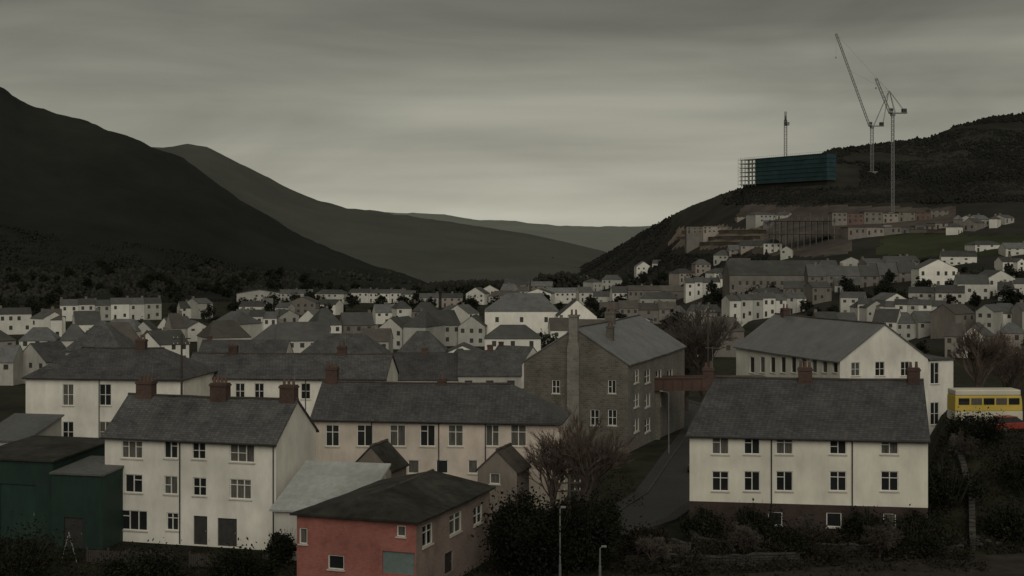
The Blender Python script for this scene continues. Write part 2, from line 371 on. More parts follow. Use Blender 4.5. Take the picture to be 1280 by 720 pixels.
        rb.sheet(pol,.14)
    elif roof=='shed':
        k=rise/d; rb.sheet([[(-o,-o,h-o*k),(L+o,-o,h-o*k),(L+o,d+o,h+rise+o*k),(-o,d+o,h+rise+o*k)]],.14)
    else:
        rb.box(-o,L+o,-o,d+o,h,h+.25)
    ro=rb.build('roof',roofm,root)
    if detail and roof in 'xy':
        rg=MB(); a=(rl,D/2,zr+.13); b=(rr,D/2,zr+.13); n=8
        def rp_(t):
            s=-.07*math.sin(math.pi*t)*min(1,A/14)+.025*math.sin(t*17+A)*math.sin(math.pi*t)
            q=(a[0]+(b[0]-a[0])*t,D/2,a[2]+s); return q if roof=='x' else (q[1],q[0],q[2])
        for i in range(n): rg.tube(rp_(i/n),rp_((i+1)/n),.13,n=6)
        rg.build('ridge_tiles','slate_brown' if roofm!='slate_pale' else 'slate',ro)
    if gutter and roof=='x':
        g=MB(); g.tube((-.2,-o-.06,ze+.04),(L+.2,-o-.06,ze-.0),.075,n=6); g.build('gutter','gutter',root)
        for s in pipes:
            g=MB(); g.tube((s,-.08,.1),(s,-.08,ze),.05,n=6); g.build('downpipe','gutter',root)
    for ci,c in enumerate(chims):
        cx,cy,w,dp,ht,npot=c
        X,Y_=(cx*L,cy*d)
        mid=(abs(cy-.5)*2 if roof=='x' else abs(cx-.5)*2); zc=h+rise*(1-mid)
        if roof not in 'xy': zc=h
        cb=MB(); cb.box(X-w/2,X+w/2,Y_-dp/2,Y_+dp/2,zc-.7,zc+ht); cb.box(X-w/2-.06,X+w/2+.06,Y_-dp/2-.06,Y_+dp/2+.06,zc+ht-.25,zc+ht-.1)
        ch=cb.build('chimney',chm,root)
        for i in range(npot):
            pb=MB(); xx=X+(i-(npot-1)/2)*w/max(1,npot)*.95; hp=random.uniform(.35,.6); pb.tube((xx,Y_,zc+ht),(xx,Y_,zc+ht+hp),.13,.10,8); pb.build('chimney_pot','pot',ch)
        if npot>1 and random.random()<.6:
            ab=MB(); ab.tube((X+w*.4,Y_,zc+ht-.3),(X+w*.4,Y_,zc+ht+1.7),.025); ab.tube((X+w*.4-.6,Y_,zc+ht+1.6),(X+w*.4+.6,Y_-.2,zc+ht+1.6),.02)
            for i in range(6): t=-.55+i*.22; ab.tube((X+w*.4+t,Y_-.25,zc+ht+1.6),(X+w*.4+t,Y_+.2,zc+ht+1.6),.015)
            ab.build('aerial','steel',ch)
    # windows
    for k in fac:
        (ox,oy),(a,b),W=fac[k]; nx,ny=b,-a
        for s0,z0,ww,hh,typ in ops[k]:
            def fb(mb,x0,x1,d0,d1,za,zb_):
                q=lambda s,dp,z:(ox+a*s-nx*dp,oy+b*s-ny*dp,z)
                mb.hexa([q(x0,d0,za),q(x1,d0,za),q(x1,d1,za),q(x0,d1,za),q(x0,d0,zb_),q(x1,d0,zb_),q(x1,d1,zb_),q(x0,d1,zb_)])
            s1=s0+ww; z1=z0+hh
            if typ in ('door','teal','greendoor'):
                m=MB(); fb(m,s0+.002,s1-.002,.10,.15,z0,z1-.002); dobj=m.build('door',typ,root)
                if detail:
                    m=MB(); fb(m,s1-.2,s1-.12,.05,.10,z0+hh*.45,z0+hh*.5); m.build('door_handle','steel',dobj)
                continue
            if not detail:
                m=MB(); fb(m,s0+.002,s1-.002,.10,.14,z0+.002,z1-.002); m.build('window','farglass',root); continue
            t=.07; m=MB()
            fb(m,s0+.002,s0+t,.06,.13,z0+.002,z1-.002); fb(m,s1-t,s1-.002,.06,.13,z0+.002,z1-.002); fb(m,s0+t,s1-t,.06,.13,z0+.002,z0+t); fb(m,s0+t,s1-t,.06,.13,z1-t,z1-.002)
            nv={'sash':1,'cas':1,'cas3':2,'plain':0}.get(typ,1)
            for i in range(nv):
                xx=s0+ww*(i+1)/(nv+1); fb(m,xx-.035,xx+.035,.065,.13,z0+t,z1-t)
            if typ in('sash','cas','cas3') and hh>.9:
                zz=z0+hh*(.5 if typ=='sash' else random.choice((.66,.7,.5)))
                xs=[s0+t]+[s0+ww*(i+1)/(nv+1) for i in range(nv)]+[s1-t]
                for i in range(len(xs)-1):
                    if random.random()<.25: continue
                    fb(m,xs[i]+(.035 if i else 0),xs[i+1]-(.035 if i<len(xs)-2 else 0),.07,.13,zz-.025,zz+.025)
            wo=m.build('window','frame',root)
            m=MB(); fb(m,s0+.01,s1-.01,.135,.15,z0+.01,z1-.01); m.build('pane','curtain' if random.random()<.35 else 'glass',wo)
            m=MB(); fb(m,s0-.08,s1+.08,-.08,.055,z0-.09,z0-.003); m.build('sill','sill',wo)
    return root
# --- near houses
A0=P(131,112);A1=P(345,108)
house(A0,A1,7.5,7.0,8.25,2.75,'white three storey house with three brick chimneys at the lower left beside the green sheds',roof='x',wall='white',gutter=True,pipes=(6.6,14.5),
  wins=[('F',152,178,551,573,'cas3'),('F',205,222,551,573,'cas'),('F',240,257,551,574,'cas'),('F',287,318,555,578,'cas3'),
        ('F',156,178,593,616,'cas'),('F',205,222,595,618,'cas'),('F',241,258,597,620,'cas'),('F',287,314,599,624,'cas3'),
        ('F',151,184,638,663,'cas3'),('F',208,223,641,663,'cas'),('F',242,259,645,681,'door'),('F',272,296,648,683,'door')],
  chims=[(.10,.5,1.4,.85,1.25,4),(.55,.5,1.4,.85,1.25,4),(.955,.5,1.25,.85,1.25,3)])
house(P(862,113),P(1160,110),8,7.0,8.3,4.0,'long cream house over a red brick basement, with three chimneys, on the right',roof='x',hips=(1.9,0),wall='cream',gutter=True,pipes=(6.4,12.6),plinth=(2.9,'brick'),
  wins=[('F',a,b,c,e,'cas') for (a,b) in ((890,911),(930,950),(970,991),(1037,1058),(1101,1123)) for (c,e) in ((545,568),(589,614))]
      +[('F',960,978,640,657,'plain'),('F',1033,1052,641,659,'plain'),('F',1104,1120,642,660,'plain'),('F',1003,1017,643,672,'door')],
  chims=[(.075,.5,.85,.75,.9,2),(.5,.5,1.1,.75,1.0,3),(.965,.5,.95,.75,1.1,2)])
house(P(390,128),P(699,125),8,7.0,7.7,2.8,'long low pinkish cream house with seven upper windows behind the red brick building',roof='x',hips=(0,4.8),wall='pinkcream',gutter=True,pipes=(5.5,11.6,15.8),
  wins=[('F',a,b,531,558,'cas') for a,b in ((407,424),(446,466),(487,507),(525,544),(560,579),(607,624),(638,658))]+[('F',a,b,575,592,'plain') for a,b in ((510,524),(545,560),(585,597))],
  chims=[(.035,.5,1.1,.75,1.45,3),(.5,.5,.7,.6,.5,1)])
house(P(32,152),P(229,150),10.5,6.8,9.4,2.7,'large white hip roofed house at the left edge, behind the three storey house',roof='x',hips=(4,4),wall='white',gutter=True,pipes=(8.2,),
  wins=[('F',a,b,480,507,'sash') for a,b in ((78,92),(124,139),(171,186))]+[('F',a,b,527,553,'sash') for a,b in ((78,92),(124,139),(45,58))],
  chims=[(.62,.5,1.1,.8,1.1,3)])
house(P(82,172),P(150,172),8,6.5,11.2,3.2,'slate pyramid roof rising behind the large white hip roofed house at left',roof='x',hips=(3.0,3.0),wall='grey_white',detail=False,wins=[])
house(P(229,160),P(482,158),8,6.6,8.9,2.3,'low white wing with a long dark roof running right from the hip roofed house',roof='x',wall='white',gutter=True,pipes=(5,14),
  wins=[('F',a,b,479,499,'sash') for a,b in ((250,262),(294,306),(318,330),(376,388),(408,420),(440,452))],chims=[(.2,.5,1,.7,1,2),(.75,.5,1,.7,1,2)])
house(P(-30,136),P(30,135),7,7.0,4.6,1.6,'low pale roofed outbuilding at the left edge above the green sheds',cat='outbuilding',name='outbuilding',roof='shed',wall='grey_white',roofm='greysheet',over=.2,wins=[('F',8,22,548,562,'plain')])
house((-14.35,94.85),(-6.2,92.0),13.8,7.0,5.3,1.0,'faded red brick fronted building with a dark mossy roof at the bottom centre',cat='building',name='brick_building',roof='y',hips=(2.4,.5),wall='pinkbrick',fm={'F':'redwall'},roofm='felt',over=.35,
  wins=[('F',496,507,657,671,'plain'),('F',374,384,660,680,'plain'),('F',478,519,690,718,'teal'),('F',410,430,694,712,'plain'),
        ('R',528,541,655,682,'cas'),('R',562,577,641,667,'cas'),('R',592,603,632,655,'cas'),('R',556,566,690,716,'door')],chims=[])
house(P(343,105),P(446,103.6),7,7.0,3.7,2.3,'shed with a pale grey metal roof between the white house and the red brick building',cat='shed',name='shed',roof='shed',wall='grey_white',roofm='sheet',wins=[])
house(P(439,119),P(489,118),3.6,7,4.6,1.8,'small dark gabled outbuilding in front of the long pinkish house, beside the pale shed',cat='outbuilding',name='outbuilding',roof='y',wall='brown',roofm='felt',over=.2,wins=[('F',455,470,590,605,'plain')])
house(P(597,118),P(646,117),3.6,7,4.6,1.6,'small brown gabled outbuilding before the right end of the long pinkish house',cat='outbuilding',name='outbuilding',roof='y',wall='brown',roofm='slate_brown',over=.2,wins=[('F',612,625,590,605,'plain')])
# central stone building
sb=house((1.38,163.9),(13.05,160),31.5,5.5,11.4,3.9,'tall weathered stone building with a gable end and grey slate roof in the centre',cat='building',name='stone_building',roof='y',wall='stone',roofm='slate_pale',fm={'R':'stone_pale'},over=.25,
  wins=[('R',a,a+7,t,t+17,'sash') for t,aa in ((462,(792,806,820,834)),(492,(792,806,820)),(523,(792,806))) for a in aa]+[('F',690,700,475,492,'sash'),('F',760,770,475,492,'sash'),('F',684,695,512,532,'sash'),('F',738,749,512,532,'sash'),('F',760,771,512,532,'sash')],
  chims=[(.5,.5,1.2,.8,1.3,3),(.7,.2,.8,.7,1.6,2)],chm='stone')
m=MB(); m.box(5.3,6.7,-.5,.02,-1,13); m.hexa([(5.3,-.5,13),(6.7,-.5,13),(6.7,.3,13),(5.3,.3,13),(5.5,-.45,14),(6.5,-.45,14),(6.5,.35,14),(5.5,.35,14)]); m.box(5.5,6.5,-.45,.35,14,16.9); m.box(5.4,6.6,-.55,.45,16.7,16.9); cbm=m.build('chimney_breast','stone_pale',sb)
for i in range(2):
    m=MB(); m.tube((5.75+i*.5,-.05,16.9),(5.75+i*.5,-.05,17.5),.14,.11,8); m.build('chimney_pot','pot',cbm)
house((38.05,165),(49.32,168.6),26.5,5.0,11.9,4.1,'tall white building with a wide gable behind the long cream house on the right',cat='building',name='white_building',roof='y',wall='white',roofm='slate_sheen',over=.35,
  wins=[('L',a,a+6,t,t+20,'plain') for a in range(937,1046,13) for t in (446,)]+[('F',1094,1106,452,470,'sash'),('F',1064,1075,452,470,'sash'),('F',1126,1137,452,470,'sash')],
  chims=[(.5,.9,1,.8,1,2)])
house((49.34,168.9),(52.75,170.0),12,5.0,11.6,.35,'narrow white stair wing against the right side of the tall white gable',cat='building',name='stair_wing',roof='shed',wall='white',roofm='slate',over=.15,
  wins=[('F',1163,1174,452,480,'sash'),('F',1163,1174,503,531,'sash'),('F',1163,1174,548,566,'sash')])
house(P(-40,113),P(66,111),9,7,6.3,.5,'taller dark green clad shed at the left edge',cat='shed',name='shed',roof='shed',wall='green',roofm='felt',over=.2,wins=[('F',2.9,.02,3.2,4.4,'greendoor','m')])
house(P(64,109.5),P(128,108.5),6,7,5.6,.4,'lower dark green shed with a grey roof edge, against the three storey white house',cat='shed',name='shed',roof='shed',wall='green',roofm='greysheet',over=.12,wins=[('F',1.1,.02,1.6,2.3,'door','m')])
# ------------------------------------------------------------------ town rows
ORD=['leftmost','second from left','third from left','fourth from left','fifth from left','sixth from left','seventh from left','eighth from left','ninth from left','tenth from left']
rj=random.Random(77)
def row(pl,pr,pe,hw,rise,n,wall,desc,kind='x',roofm='slate',dep=7.5,hips=(0,0),y0=165,storeys=2,yaw=0,grp=None,chim=True,cat='house',name='house',jit=0,wlist=None,few=0):
    Yc=solveY((pl+pr)/2,pe,hw,y0)
    wt=[rj.uniform(.5,1.7) if jit else rj.uniform(.85,1.15) for _ in range(n)]; S=sum(wt); xe=[pl]
    for q in wt: xe.append(xe[-1]+(pr-pl)*q/S)
    for i in range(n):
        kd,hp,dp,rs=kind,hips,dep,rise; Y=Yc; fw=1; tw=0; dh=0; rm=roofm; w=xe[i+1]-xe[i]
        if jit:
            Y=Yc+rj.uniform(-12,12)*jit; fw=rj.uniform(.8,1.2); tw=rj.uniform(-2.6,2.6); dh=rj.uniform(-1.4,1.2); rs=rise*rj.uniform(.85,1.45); dp=dep*rj.uniform(.9,1.4)
            q=rj.random()
            if q<.2: kd='y'; dp=max(dp,8.5)
            elif q<.4: hp=(2.8,2.8)
            rm=rj.choice([roofm,'slate','slate','slate_brown','slate_sheen','slate_pale'])
        elif n>1: dh=rj.uniform(-.45,.45); rs=rise*rj.uniform(.92,1.1)
        xa=xe[i]+w*(1-fw)*.5
        a=P(xa+(.15 if n>1 else 0),Y+yaw*(i/n-.5)-tw); b=P(xa+w*fw-(.15 if n>1 else 0),Y+yaw*((i+1)/n-.5)+tw)
        zb=min(H(*a),H(*b)); hh=CZ+(HZ-pe)/F*Y-zb
        if jit: hh=min(max(hh,hw*.85),hw*1.35)
        hh=max(hh,hw*.8)+dh
        W=math.hypot(b[0]-a[0],b[1]-a[1]); k=max(1,round(W/3.0)); wins=[]
        if kd=='y': rs=rs*min(1.2,max(.75,W/dep))
        if hp[0]: hp=(min(hp[0],W*.4),min(hp[1],W*.4))
        fh=(hw+min(0,dh))/storeys; z0=hh-hw
        if few: k=few
        for s in range(storeys):
            for j in range(k):
                ww=min(1.1,W/k*.45); xx=W*(j+.5)/k-ww/2
                if rj.random()<(.25 if jit else .1): continue
                if s==0 and j==0: wins.append(('F',xx,max(.1,z0)+.02,.95,2.0,'door','m'))
                else: wins.append(('F',xx,max(.1,z0)+fh*s+fh*.32,ww,min(1.6,fh*.44),'plain','m'))
        lab=desc if n==1 else f'{ORD[i]} house in {desc}'
        wl=wall if not wlist else (rj.choice(wlist) if jit else wlist[i%len(wlist)])
        if jit and wl=='brown' and rj.random()<.5: wl=rj.choice(['white','grey_white'])
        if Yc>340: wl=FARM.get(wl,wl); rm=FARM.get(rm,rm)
        house(a,b,dp,zb,hh,rs,lab,cat=cat,name=name if n==1 else ('house' if jit else 'terraced_house'),group=(grp or ('houses of '+desc) if n>1 else None),roof=kd,hips=hp,wall=wl,roofm=rm,wins=wins,
              chims=[(rj.choice((.08,.5,.92)),.5,.9,.7,.9,0)] if (chim and kd=='x' and not hp[0]) else [],over=.2,detail=False,chm='chimbrick' if Yc<340 else 'brown_far')
WW=['white','white','grey_white','white','pale_pink']
row(75,202,381,6.5,2.2,6,'white','the pale terrace along the foot of the left hill',yaw=14,wlist=['white','white','grey_white'])
row(-12,36,394,6.5,2.2,2,'grey_white','the short group at the left edge of the valley',jit=.6,wlist=WW)
row(36,76,402,6.2,2.2,2,'white','the pair of white houses below the left terrace',jit=.5,wlist=['white'])
row(223,266,381,6,2.0,2,'grey_white','the pale houses right of the left terrace',yaw=6,jit=.4,wlist=WW)
row(293,346,397,6.5,2.1,3,'white','the white row of three in the left valley',storeys=2)
row(350,397,399,6.0,2.3,2,'white','the white group beside the row of three',jit=.6,wlist=['white','grey_white'])
row(435,516,367,5.2,1.8,6,'white','the distant white terrace left of the valley centre',yaw=-14)
row(524,548,372,5,2,1,'grey_white','small distant grey house right of the distant white terrace')
row(552,578,372,5,2,1,'pale_pink','small distant pinkish house second right of the distant white terrace')
row(600,624,363,6,2.4,1,'white','distant white house with a dark roof above the large hall',kind='y')
row(626,662,363,6,2.4,2,'grey_white','the pale pair above the large grey hall',yaw=4,jit=.4)
row(684,736,349,6,2.3,3,'white','the white group at the head of the valley',jit=.7,wlist=['white','grey_white'])
row(741,777,350,6,2.3,2,'grey_white','the pale pair at the head of the valley',jit=.5)
row(785,852,364,7.5,2.2,3,'brown','the brown row below the right hill',roofm='slate_brown')
row(796,832,327,5,2,2,'white','the small white pair at the toe of the right hill',jit=.5)
row(857,912,353,6,2.0,5,'white','the white terrace above the bare street tree')
row(912,1008,374,7.0,2.0,7,'white','the long pale terrace left of the dark slate rooftops',wlist=['white','white','grey_white'],yaw=8)
row(1072,1182,382,5.0,1.6,7,'white','the low white terrace on the lower right slope',wlist=['white','grey_white','white'],yaw=-10)
row(1149,1197,336,7.5,3.0,1,'bright','large white gabled house standing out on the right slope',kind='y',storeys=2,dep=11)
row(1199,1268,351,6.5,2.6,2,'white','the bright pair right of the large gabled house',wlist=['bright','white'],jit=.4,dep=9)
row(1252,1284,324,5.2,1.8,2,'white','the small white pair at the right edge of the slope',jit=.5)
row(946,986,268,4.5,1.4,2,'white','the pale pair beside the construction site',wlist=['grey_white'],jit=.4)
row(1192,1268,274,3.6,1.4,8,'white','the small white houses high on the right slope',wlist=['white','grey_white','brown'],jit=.7,dep=6,storeys=1)
row(1010,1146,345,5,4.2,6,'brown','the dark roofed row across the right slope',roofm='slate')
row(912,1052,344,6,6,1,'brown','long dark industrial shed below the construction site',kind='x',dep=20,chim=False,cat='industrial shed',name='industrial_shed',roofm='slate',storeys=1)
row(1182,1282,417,6.5,2.6,4,'brown','the brown row behind the bare trees at right',roofm='slate_brown',wlist=['brown','pale_pink'],jit=.4)
row(1020,1072,400,6,2.2,2,'brown','the dim brown pair above the tall white building')
row(1196,1290,392,5.5,2.2,4,'grey_white','the dull group above the brown row at right',wlist=['brown','grey_white'],jit=.7)
row(840,906,388,6.5,2.4,3,'pale_pink','the pinkish group behind the bare street tree',wlist=['brown','pale_pink','grey_white'],roofm='slate_brown',jit=.6)
# unfinished flat topped terraces under the cranes
row(1040,1186,266,5,.6,7,'brown','the flat topped brown terrace under the cranes',kind='flat',roofm='slate_brown',wlist=['brown','cabinred','brown','pale_pink'],chim=False,dep=9)
row(1060,1190,284,3.6,.6,6,'brown','the lower flat topped brown terrace under the cranes',kind='flat',roofm='slate_brown',wlist=['brown','pale_pink','brown','cabingrey'],chim=False,dep=9,storeys=1,yaw=10)
row(858,940,283,4.0,.6,4,'brown','the flat topped brown terrace left of the open frame',kind='flat',roofm='slate_brown',wlist=['brown','pale_pink'],chim=False,dep=9)
# central rooftops
row(246,356,447,6.2,3.4,1,'white','white walled building with a broad dark roof behind the low white wing',y0=240,dep=12,few=4)
row(372,480,445,6.4,4.4,1,'grey_white','wide dark hip roofed building behind the low white wing',hips=(5,5),dep=14,y0=240,chim=False,cat='building',name='building')
row(120,236,428,6.2,3.4,3,'grey_white','the dark roofed group behind the slate pyramid roof',y0=250,jit=.5,dep=11,wlist=['white','white'])
row(-20,60,446,6.2,3,2,'brown','the pale pair among the far left rooftops',y0=240,jit=.5,wlist=['grey_white'])
row(262,356,424,6,3.4,2,'white','the broad roofed pair further behind the white wing',y0=300,roofm='slate_brown',dep=11,jit=.5,wlist=['white','grey_white'])
row(484,652,472,6,3.2,2,'brown','the long dark roofs just right of the low white wing',y0=200,dep=10,wlist=['white','grey_white'])
row(497,556,440,6.2,4.4,1,'grey_white','grey hip roofed house in the middle of the rooftops',hips=(4,4),dep=11,y0=220,chim=False)
row(554,602,443,5.5,2.6,1,'bright','white gable ended house in the middle of the rooftops',kind='y',y0=230,dep=12)
row(606,676,423,6.5,3.2,1,'white','pale hip roofed house below the large grey hall',hips=(4,4),dep=9,y0=250,chim=False,few=3)
row(606,698,389,10.5,5.2,1,'bright','large plain white hall with a big grey hip roof in the town centre',hips=(7,5),dep=18,y0=300,chim=False,cat='hall',name='hall',roofm='slate_pale',storeys=2,few=3)
row(697,746,396,9.5,6.6,1,'bright','bright white gabled building right of the large plain hall',kind='y',dep=16,y0=300,cat='building',name='building',storeys=2,few=2)
row(470,530,413,6,3.4,2,'grey_white','the pale pair left of the large plain hall',y0=300,dep=11,jit=.6,wlist=['white','grey_white'])
row(532,604,408,6,3.6,2,'grey_white','the dark roofed pair touching the large hall',y0=300,dep=11,jit=.5,wlist=['white','grey_white'])
row(748,812,402,7,1.0,1,'white','low pale flat topped block right of the bright white gable',kind='flat',dep=14,y0=300,chim=False,cat='building',name='building',roofm='sheet',few=2)
row(750,846,386,6,2.6,4,'brown','the brown terrace behind the stone building',roofm='slate_brown')
row(396,470,407,6,3.4,2,'white','the pair in the valley behind the wide hip roof',dep=11,jit=.8,wlist=['white','brown'])
row(470,600,388,5.5,2.4,5,'brown','the mixed houses in front of the distant white terrace',wlist=['brown','white','white'],jit=1.2,dep=9)
row(96,190,410,6,3.0,3,'brown','the mixed trio below the pale left terrace',jit=.8,dep=10,wlist=['white','grey_white'])
row(196,292,408,5.5,3.0,4,'brown','the mixed group left of the white row of three',jit=1.2,dep=10,wlist=['white','grey_white'])
row(300,420,381,5,2.2,5,'brown','the small houses behind the white row of three',jit=1.4,wlist=['white','grey_white','brown'])
row(630,690,356,5.5,2.2,2,'brown','the small houses before the head of the valley',jit=1,wlist=['grey_white','brown'])
row(860,930,418,6.5,2.8,2,'brown','the pair behind the bare street tree',y0=240,jit=.6)
row(-10,110,426,5.6,3.0,3,'white','the loose houses at the far left of the rooftops',jit=1.0,wlist=WW,y0=260,dep=11)
row(350,490,428,5.6,3.4,3,'white','the broad roofs behind the wide dark hip roof',jit=.9,wlist=['white','white','grey_white'],y0=300,dep=11)
row(580,800,368,5,2.2,7,'white','the scattered small houses across the valley head',jit=1.8,wlist=['white','grey_white','white'])
row(300,430,368,4.6,1.8,3,'white','the tiny houses against the left hill',jit=2,wlist=['grey_white','brown'])
row(800,990,338,5,2,6,'white','the loose houses stepping up under the site',jit=1.6,wlist=['grey_white','brown','white'])
row(930,1080,362,5,2,5,'white','the loose houses above the long pale terrace',jit=1.0,wlist=['grey_white','brown','white'])
row(1050,1290,366,5,2,8,'white','the loose houses under the large gabled house',jit=1.4,wlist=['white','grey_white','brown'])
row(1030,1150,329,4.6,1.9,5,'white','the small houses above the dark roofed row',jit=.8,wlist=['grey_white','brown'])
row(1180,1290,311,3.8,1.6,3,'white','the tiny houses in the pasture on the right slope',jit=1.5,wlist=['grey_white','brown'])
row(850,960,317,4.6,1.8,5,'white','the tiny houses under the bare earth of the site',jit=.8,wlist=['brown','pale_pink'])
row(690,800,415,5.6,3.0,2,'white','the loose houses behind the stone building ridge',jit=.8,wlist=['grey_white','white'],y0=320,dep=10)
row(560,650,455,5.2,3.4,2,'white','the low houses left of the stone building',jit=.5,wlist=['white','white'],y0=230,dep=10)
row(1090,1190,404,5.4,2.6,3,'white','the houses behind the tall white gable',jit=.6,wlist=['grey_white','brown'])
# ------------------------------------------------------------------ lane, pavements, walls
cl=[(-12,105),(-5,107.5),(1,110.5),(6.5,115),(10.8,121),(14.8,132),(18.2,148),(22.4,168),(26.3,188),(29,210),(30,240),(28,280),(26,330)]
def strip(name,off0,off1,z0,m):
    mb=MB(); pts=[]
    fine=[]
    for (a,b),(c,d) in zip(cl,cl[1:]):
        for i in range(6): fine.append((a+(c-a)*i/6,b+(d-b)*i/6))
    for i,(x,y) in enumerate(fine):
        q=fine[min(i+2,len(fine)-1)]; p=fine[max(i-2,0)]; t=Vector((q[0]-p[0],q[1]-p[1])).normalized(); n=Vector((t.y,-t.x))
        a=Vector((x,y))+n*off0; b=Vector((x,y))+n*off1
        zz=G(x,y)+z0
        pts.append(((a.x,a.y,zz),(b.x,b.y,zz)))
    pol=[[p[0],p[1],q[1],q[0]] for p,q in zip(pts,pts[1:])]
    mb.sheet([[(x,y,z-.3) for x,y,z in p] for p in pol],.3)
    return struct(mb.build(name,m))
strip('road',-2.2,2.2,.15,'asphalt')
strip('kerb',2.2,2.33,.26,'kerb'); strip('kerb',-2.33,-2.2,.26,'kerb')
strip('pavement',2.33,3.4,.255,'paving'); strip('pavement',-3.4,-2.33,.255,'paving')
mb=MB()
sideroad=[(16,97.5),(20,98.5),(26,101),(32,103),(40,104.5),(50,106)]
pol=[]
for (a,b),(c,d) in zip(sideroad,sideroad[1:]): pol.append([(a,b-4,G(a,b)+.0),(c,d-4,G(c,d)),(c,d+2,G(c,d)),(a,b+2,G(a,b))])
mb.sheet(pol,.2); struct(mb.build('side_road','soil'))
def gwall(pts,h,label,m='gardenstone',t=.4):
    o0=empty('garden_wall',(pts[0][0],pts[0][1],G(*pts[0])),0,label,'wall'); mb=MB(); cb=MB(); O=Vector(o0.location)
    fine=[]
    for (a,b),(c,d) in zip(pts,pts[1:]):
        n=max(2,int(math.hypot(c-a,d-b)/.8))
        for i in range(n): fine.append((a+(c-a)*i/n,b+(d-b)*i/n))
    fine.append(pts[-1]); hs=[h+rj.uniform(-.22,.12) for _ in fine]
    for i,((a,b),(c,d)) in enumerate(zip(fine,fine[1:])):
        A=Vector((a,b,0));B=Vector((c,d,0));tv=(B-A).normalized(); n=Vector((-tv.y,tv.x,0))*t/2
        za=G(a,b);zb=G(c,d); ha,hb_=hs[i],hs[i+1]
        def q(p,s,z): r=p+n*s; return (r.x-O.x,r.y-O.y,z-O.z)
        mb.hexa([q(A,-1,za-.6),q(B,-1,zb-.6),q(B,1,zb-.6),q(A,1,za-.6),q(A,-1,za+ha),q(B,-1,zb+hb_),q(B,1,zb+hb_),q(A,1,za+ha)])
        cb.hexa([q(A,-1.2,za+ha+.003),q(B,-1.2,zb+hb_+.003),q(B,1.2,zb+hb_+.003),q(A,1.2,za+ha+.003),q(A,-1.2,za+ha+.1),q(B,-1.2,zb+hb_+.1),q(B,1.2,zb+hb_+.1),q(A,1.2,za+ha+.1)])
    mb.build('wall_body',m,o0); cb.build('coping','gardenstone',o0)
    return o0
gwall([(14.2,108.5),(20,106.8),(27,106.0),(33.5,105.6)],.8,'low dark stone garden wall in front of the cream house with the brick basement')
gwall([(13.9,112.4),(14.1,108.8)],1.0,'short stone wall running along the lane beside the cream house')
gwall([(35,108),(37.5,116),(39,126)],.8,'stone retaining wall on the bank right of the cream house')
gwall([(-1,115),(3.0,118.4),(6.2,123)],1.0,'low stone wall along the lane left of the road below the bare tree')
gwall([(8.2,103.2),(12,103.9),(17,103.6),(21,104.2)],.6,'rough stone terrace wall in the garden below the cream house')
gwall([(8.0,110.2),(11.5,108.4),(14.0,107.6)],.7,'stone wall closing the garden at the lane end below the cream house')
def fence(p,q,h,label,nm='garden_fence'):
    p=Vector(p);q=Vector(q); L_=(q-p).length; d=(q-p)/L_; o0=empty(nm,(p.x,p.y,G(p.x,p.y)),math.atan2(d.y,d.x),label,'fence'); n=int(L_/1.8)+1; z0=G(p.x,p.y)
    for i in range(n+1):
        s=L_*i/n; w=p+d*s; m=MB(); z=G(w.x,w.y)-z0; m.box(s-.06,s+.06,-.06,.06,z-.3,z+h+.08); m.build('post','wood',o0)
    m=MB(); s=0
    while s<L_-.1:
        w=p+d*s; z=G(w.x,w.y)-z0; m.box(s,s+.13,-.09,-.062,z+.08,z+h*rj.uniform(.85,1.0)); s+=.165
    m.build('boards','wood',o0)
    for t in (.3,.8):
        m=MB(); w=q; z1=G(q.x,q.y)-z0; m.hexa([(0,-.06,h*t),(L_,-.06,z1+h*t),(L_,.0,z1+h*t),(0,.0,h*t),(0,-.06,h*t+.08),(L_,-.06,z1+h*t+.08),(L_,.0,z1+h*t+.08),(0,.0,h*t+.08)]); m.build('rail','wood',o0)
fence((8.8,105.8),(13.2,105.4),1.1,'broken timber fence across the garden under the lane end')
fence((-31,103.8),(-24.5,102.6),1.1,'timber fence before the left end of the white three storey house')
fence((-23.2,102.4),(-17.4,101.2),1.1,'timber fence before the doors of the white three storey house')
def rubble(x,y,s,label,seed):
    r_=random.Random(seed); root=empty('stone_heap',(x,y,G(x,y)),0,label,'stone heap'); bm=bmesh.new()
    for i in range(26):
        k=bmesh.ops.create_icosphere(bm,subdivisions=1,radius=r_.uniform(.12,.3)*s); dx,dy=r_.gauss(0,.7)*s,r_.gauss(0,.5)*s; dz=max(.05,.55*s-.4*math.hypot(dx,dy))*r_.random()
        for v in k['verts']: v.co=Vector((v.co.x*r_.uniform(.8,1.3)+dx,v.co.y*r_.uniform(.8,1.2)+dy,v.co.z*.7+dz))
    me=bpy.data.meshes.new('stones'); bm.to_mesh(me); bm.free(); me.materials.append(MAT['gardenstone']); o=bpy.data.objects.new('stones',me); col.objects.link(o); o.parent=root
rubble(11.5,101.8,1.0,'heap of grey stones in the garden right of the dark bush',1)
rubble(17,102.2,.8,'smaller heap of stones in front of the garden terrace wall',2)
rubble(36,110,1.0,'heap of stones on the bank at the right',3)
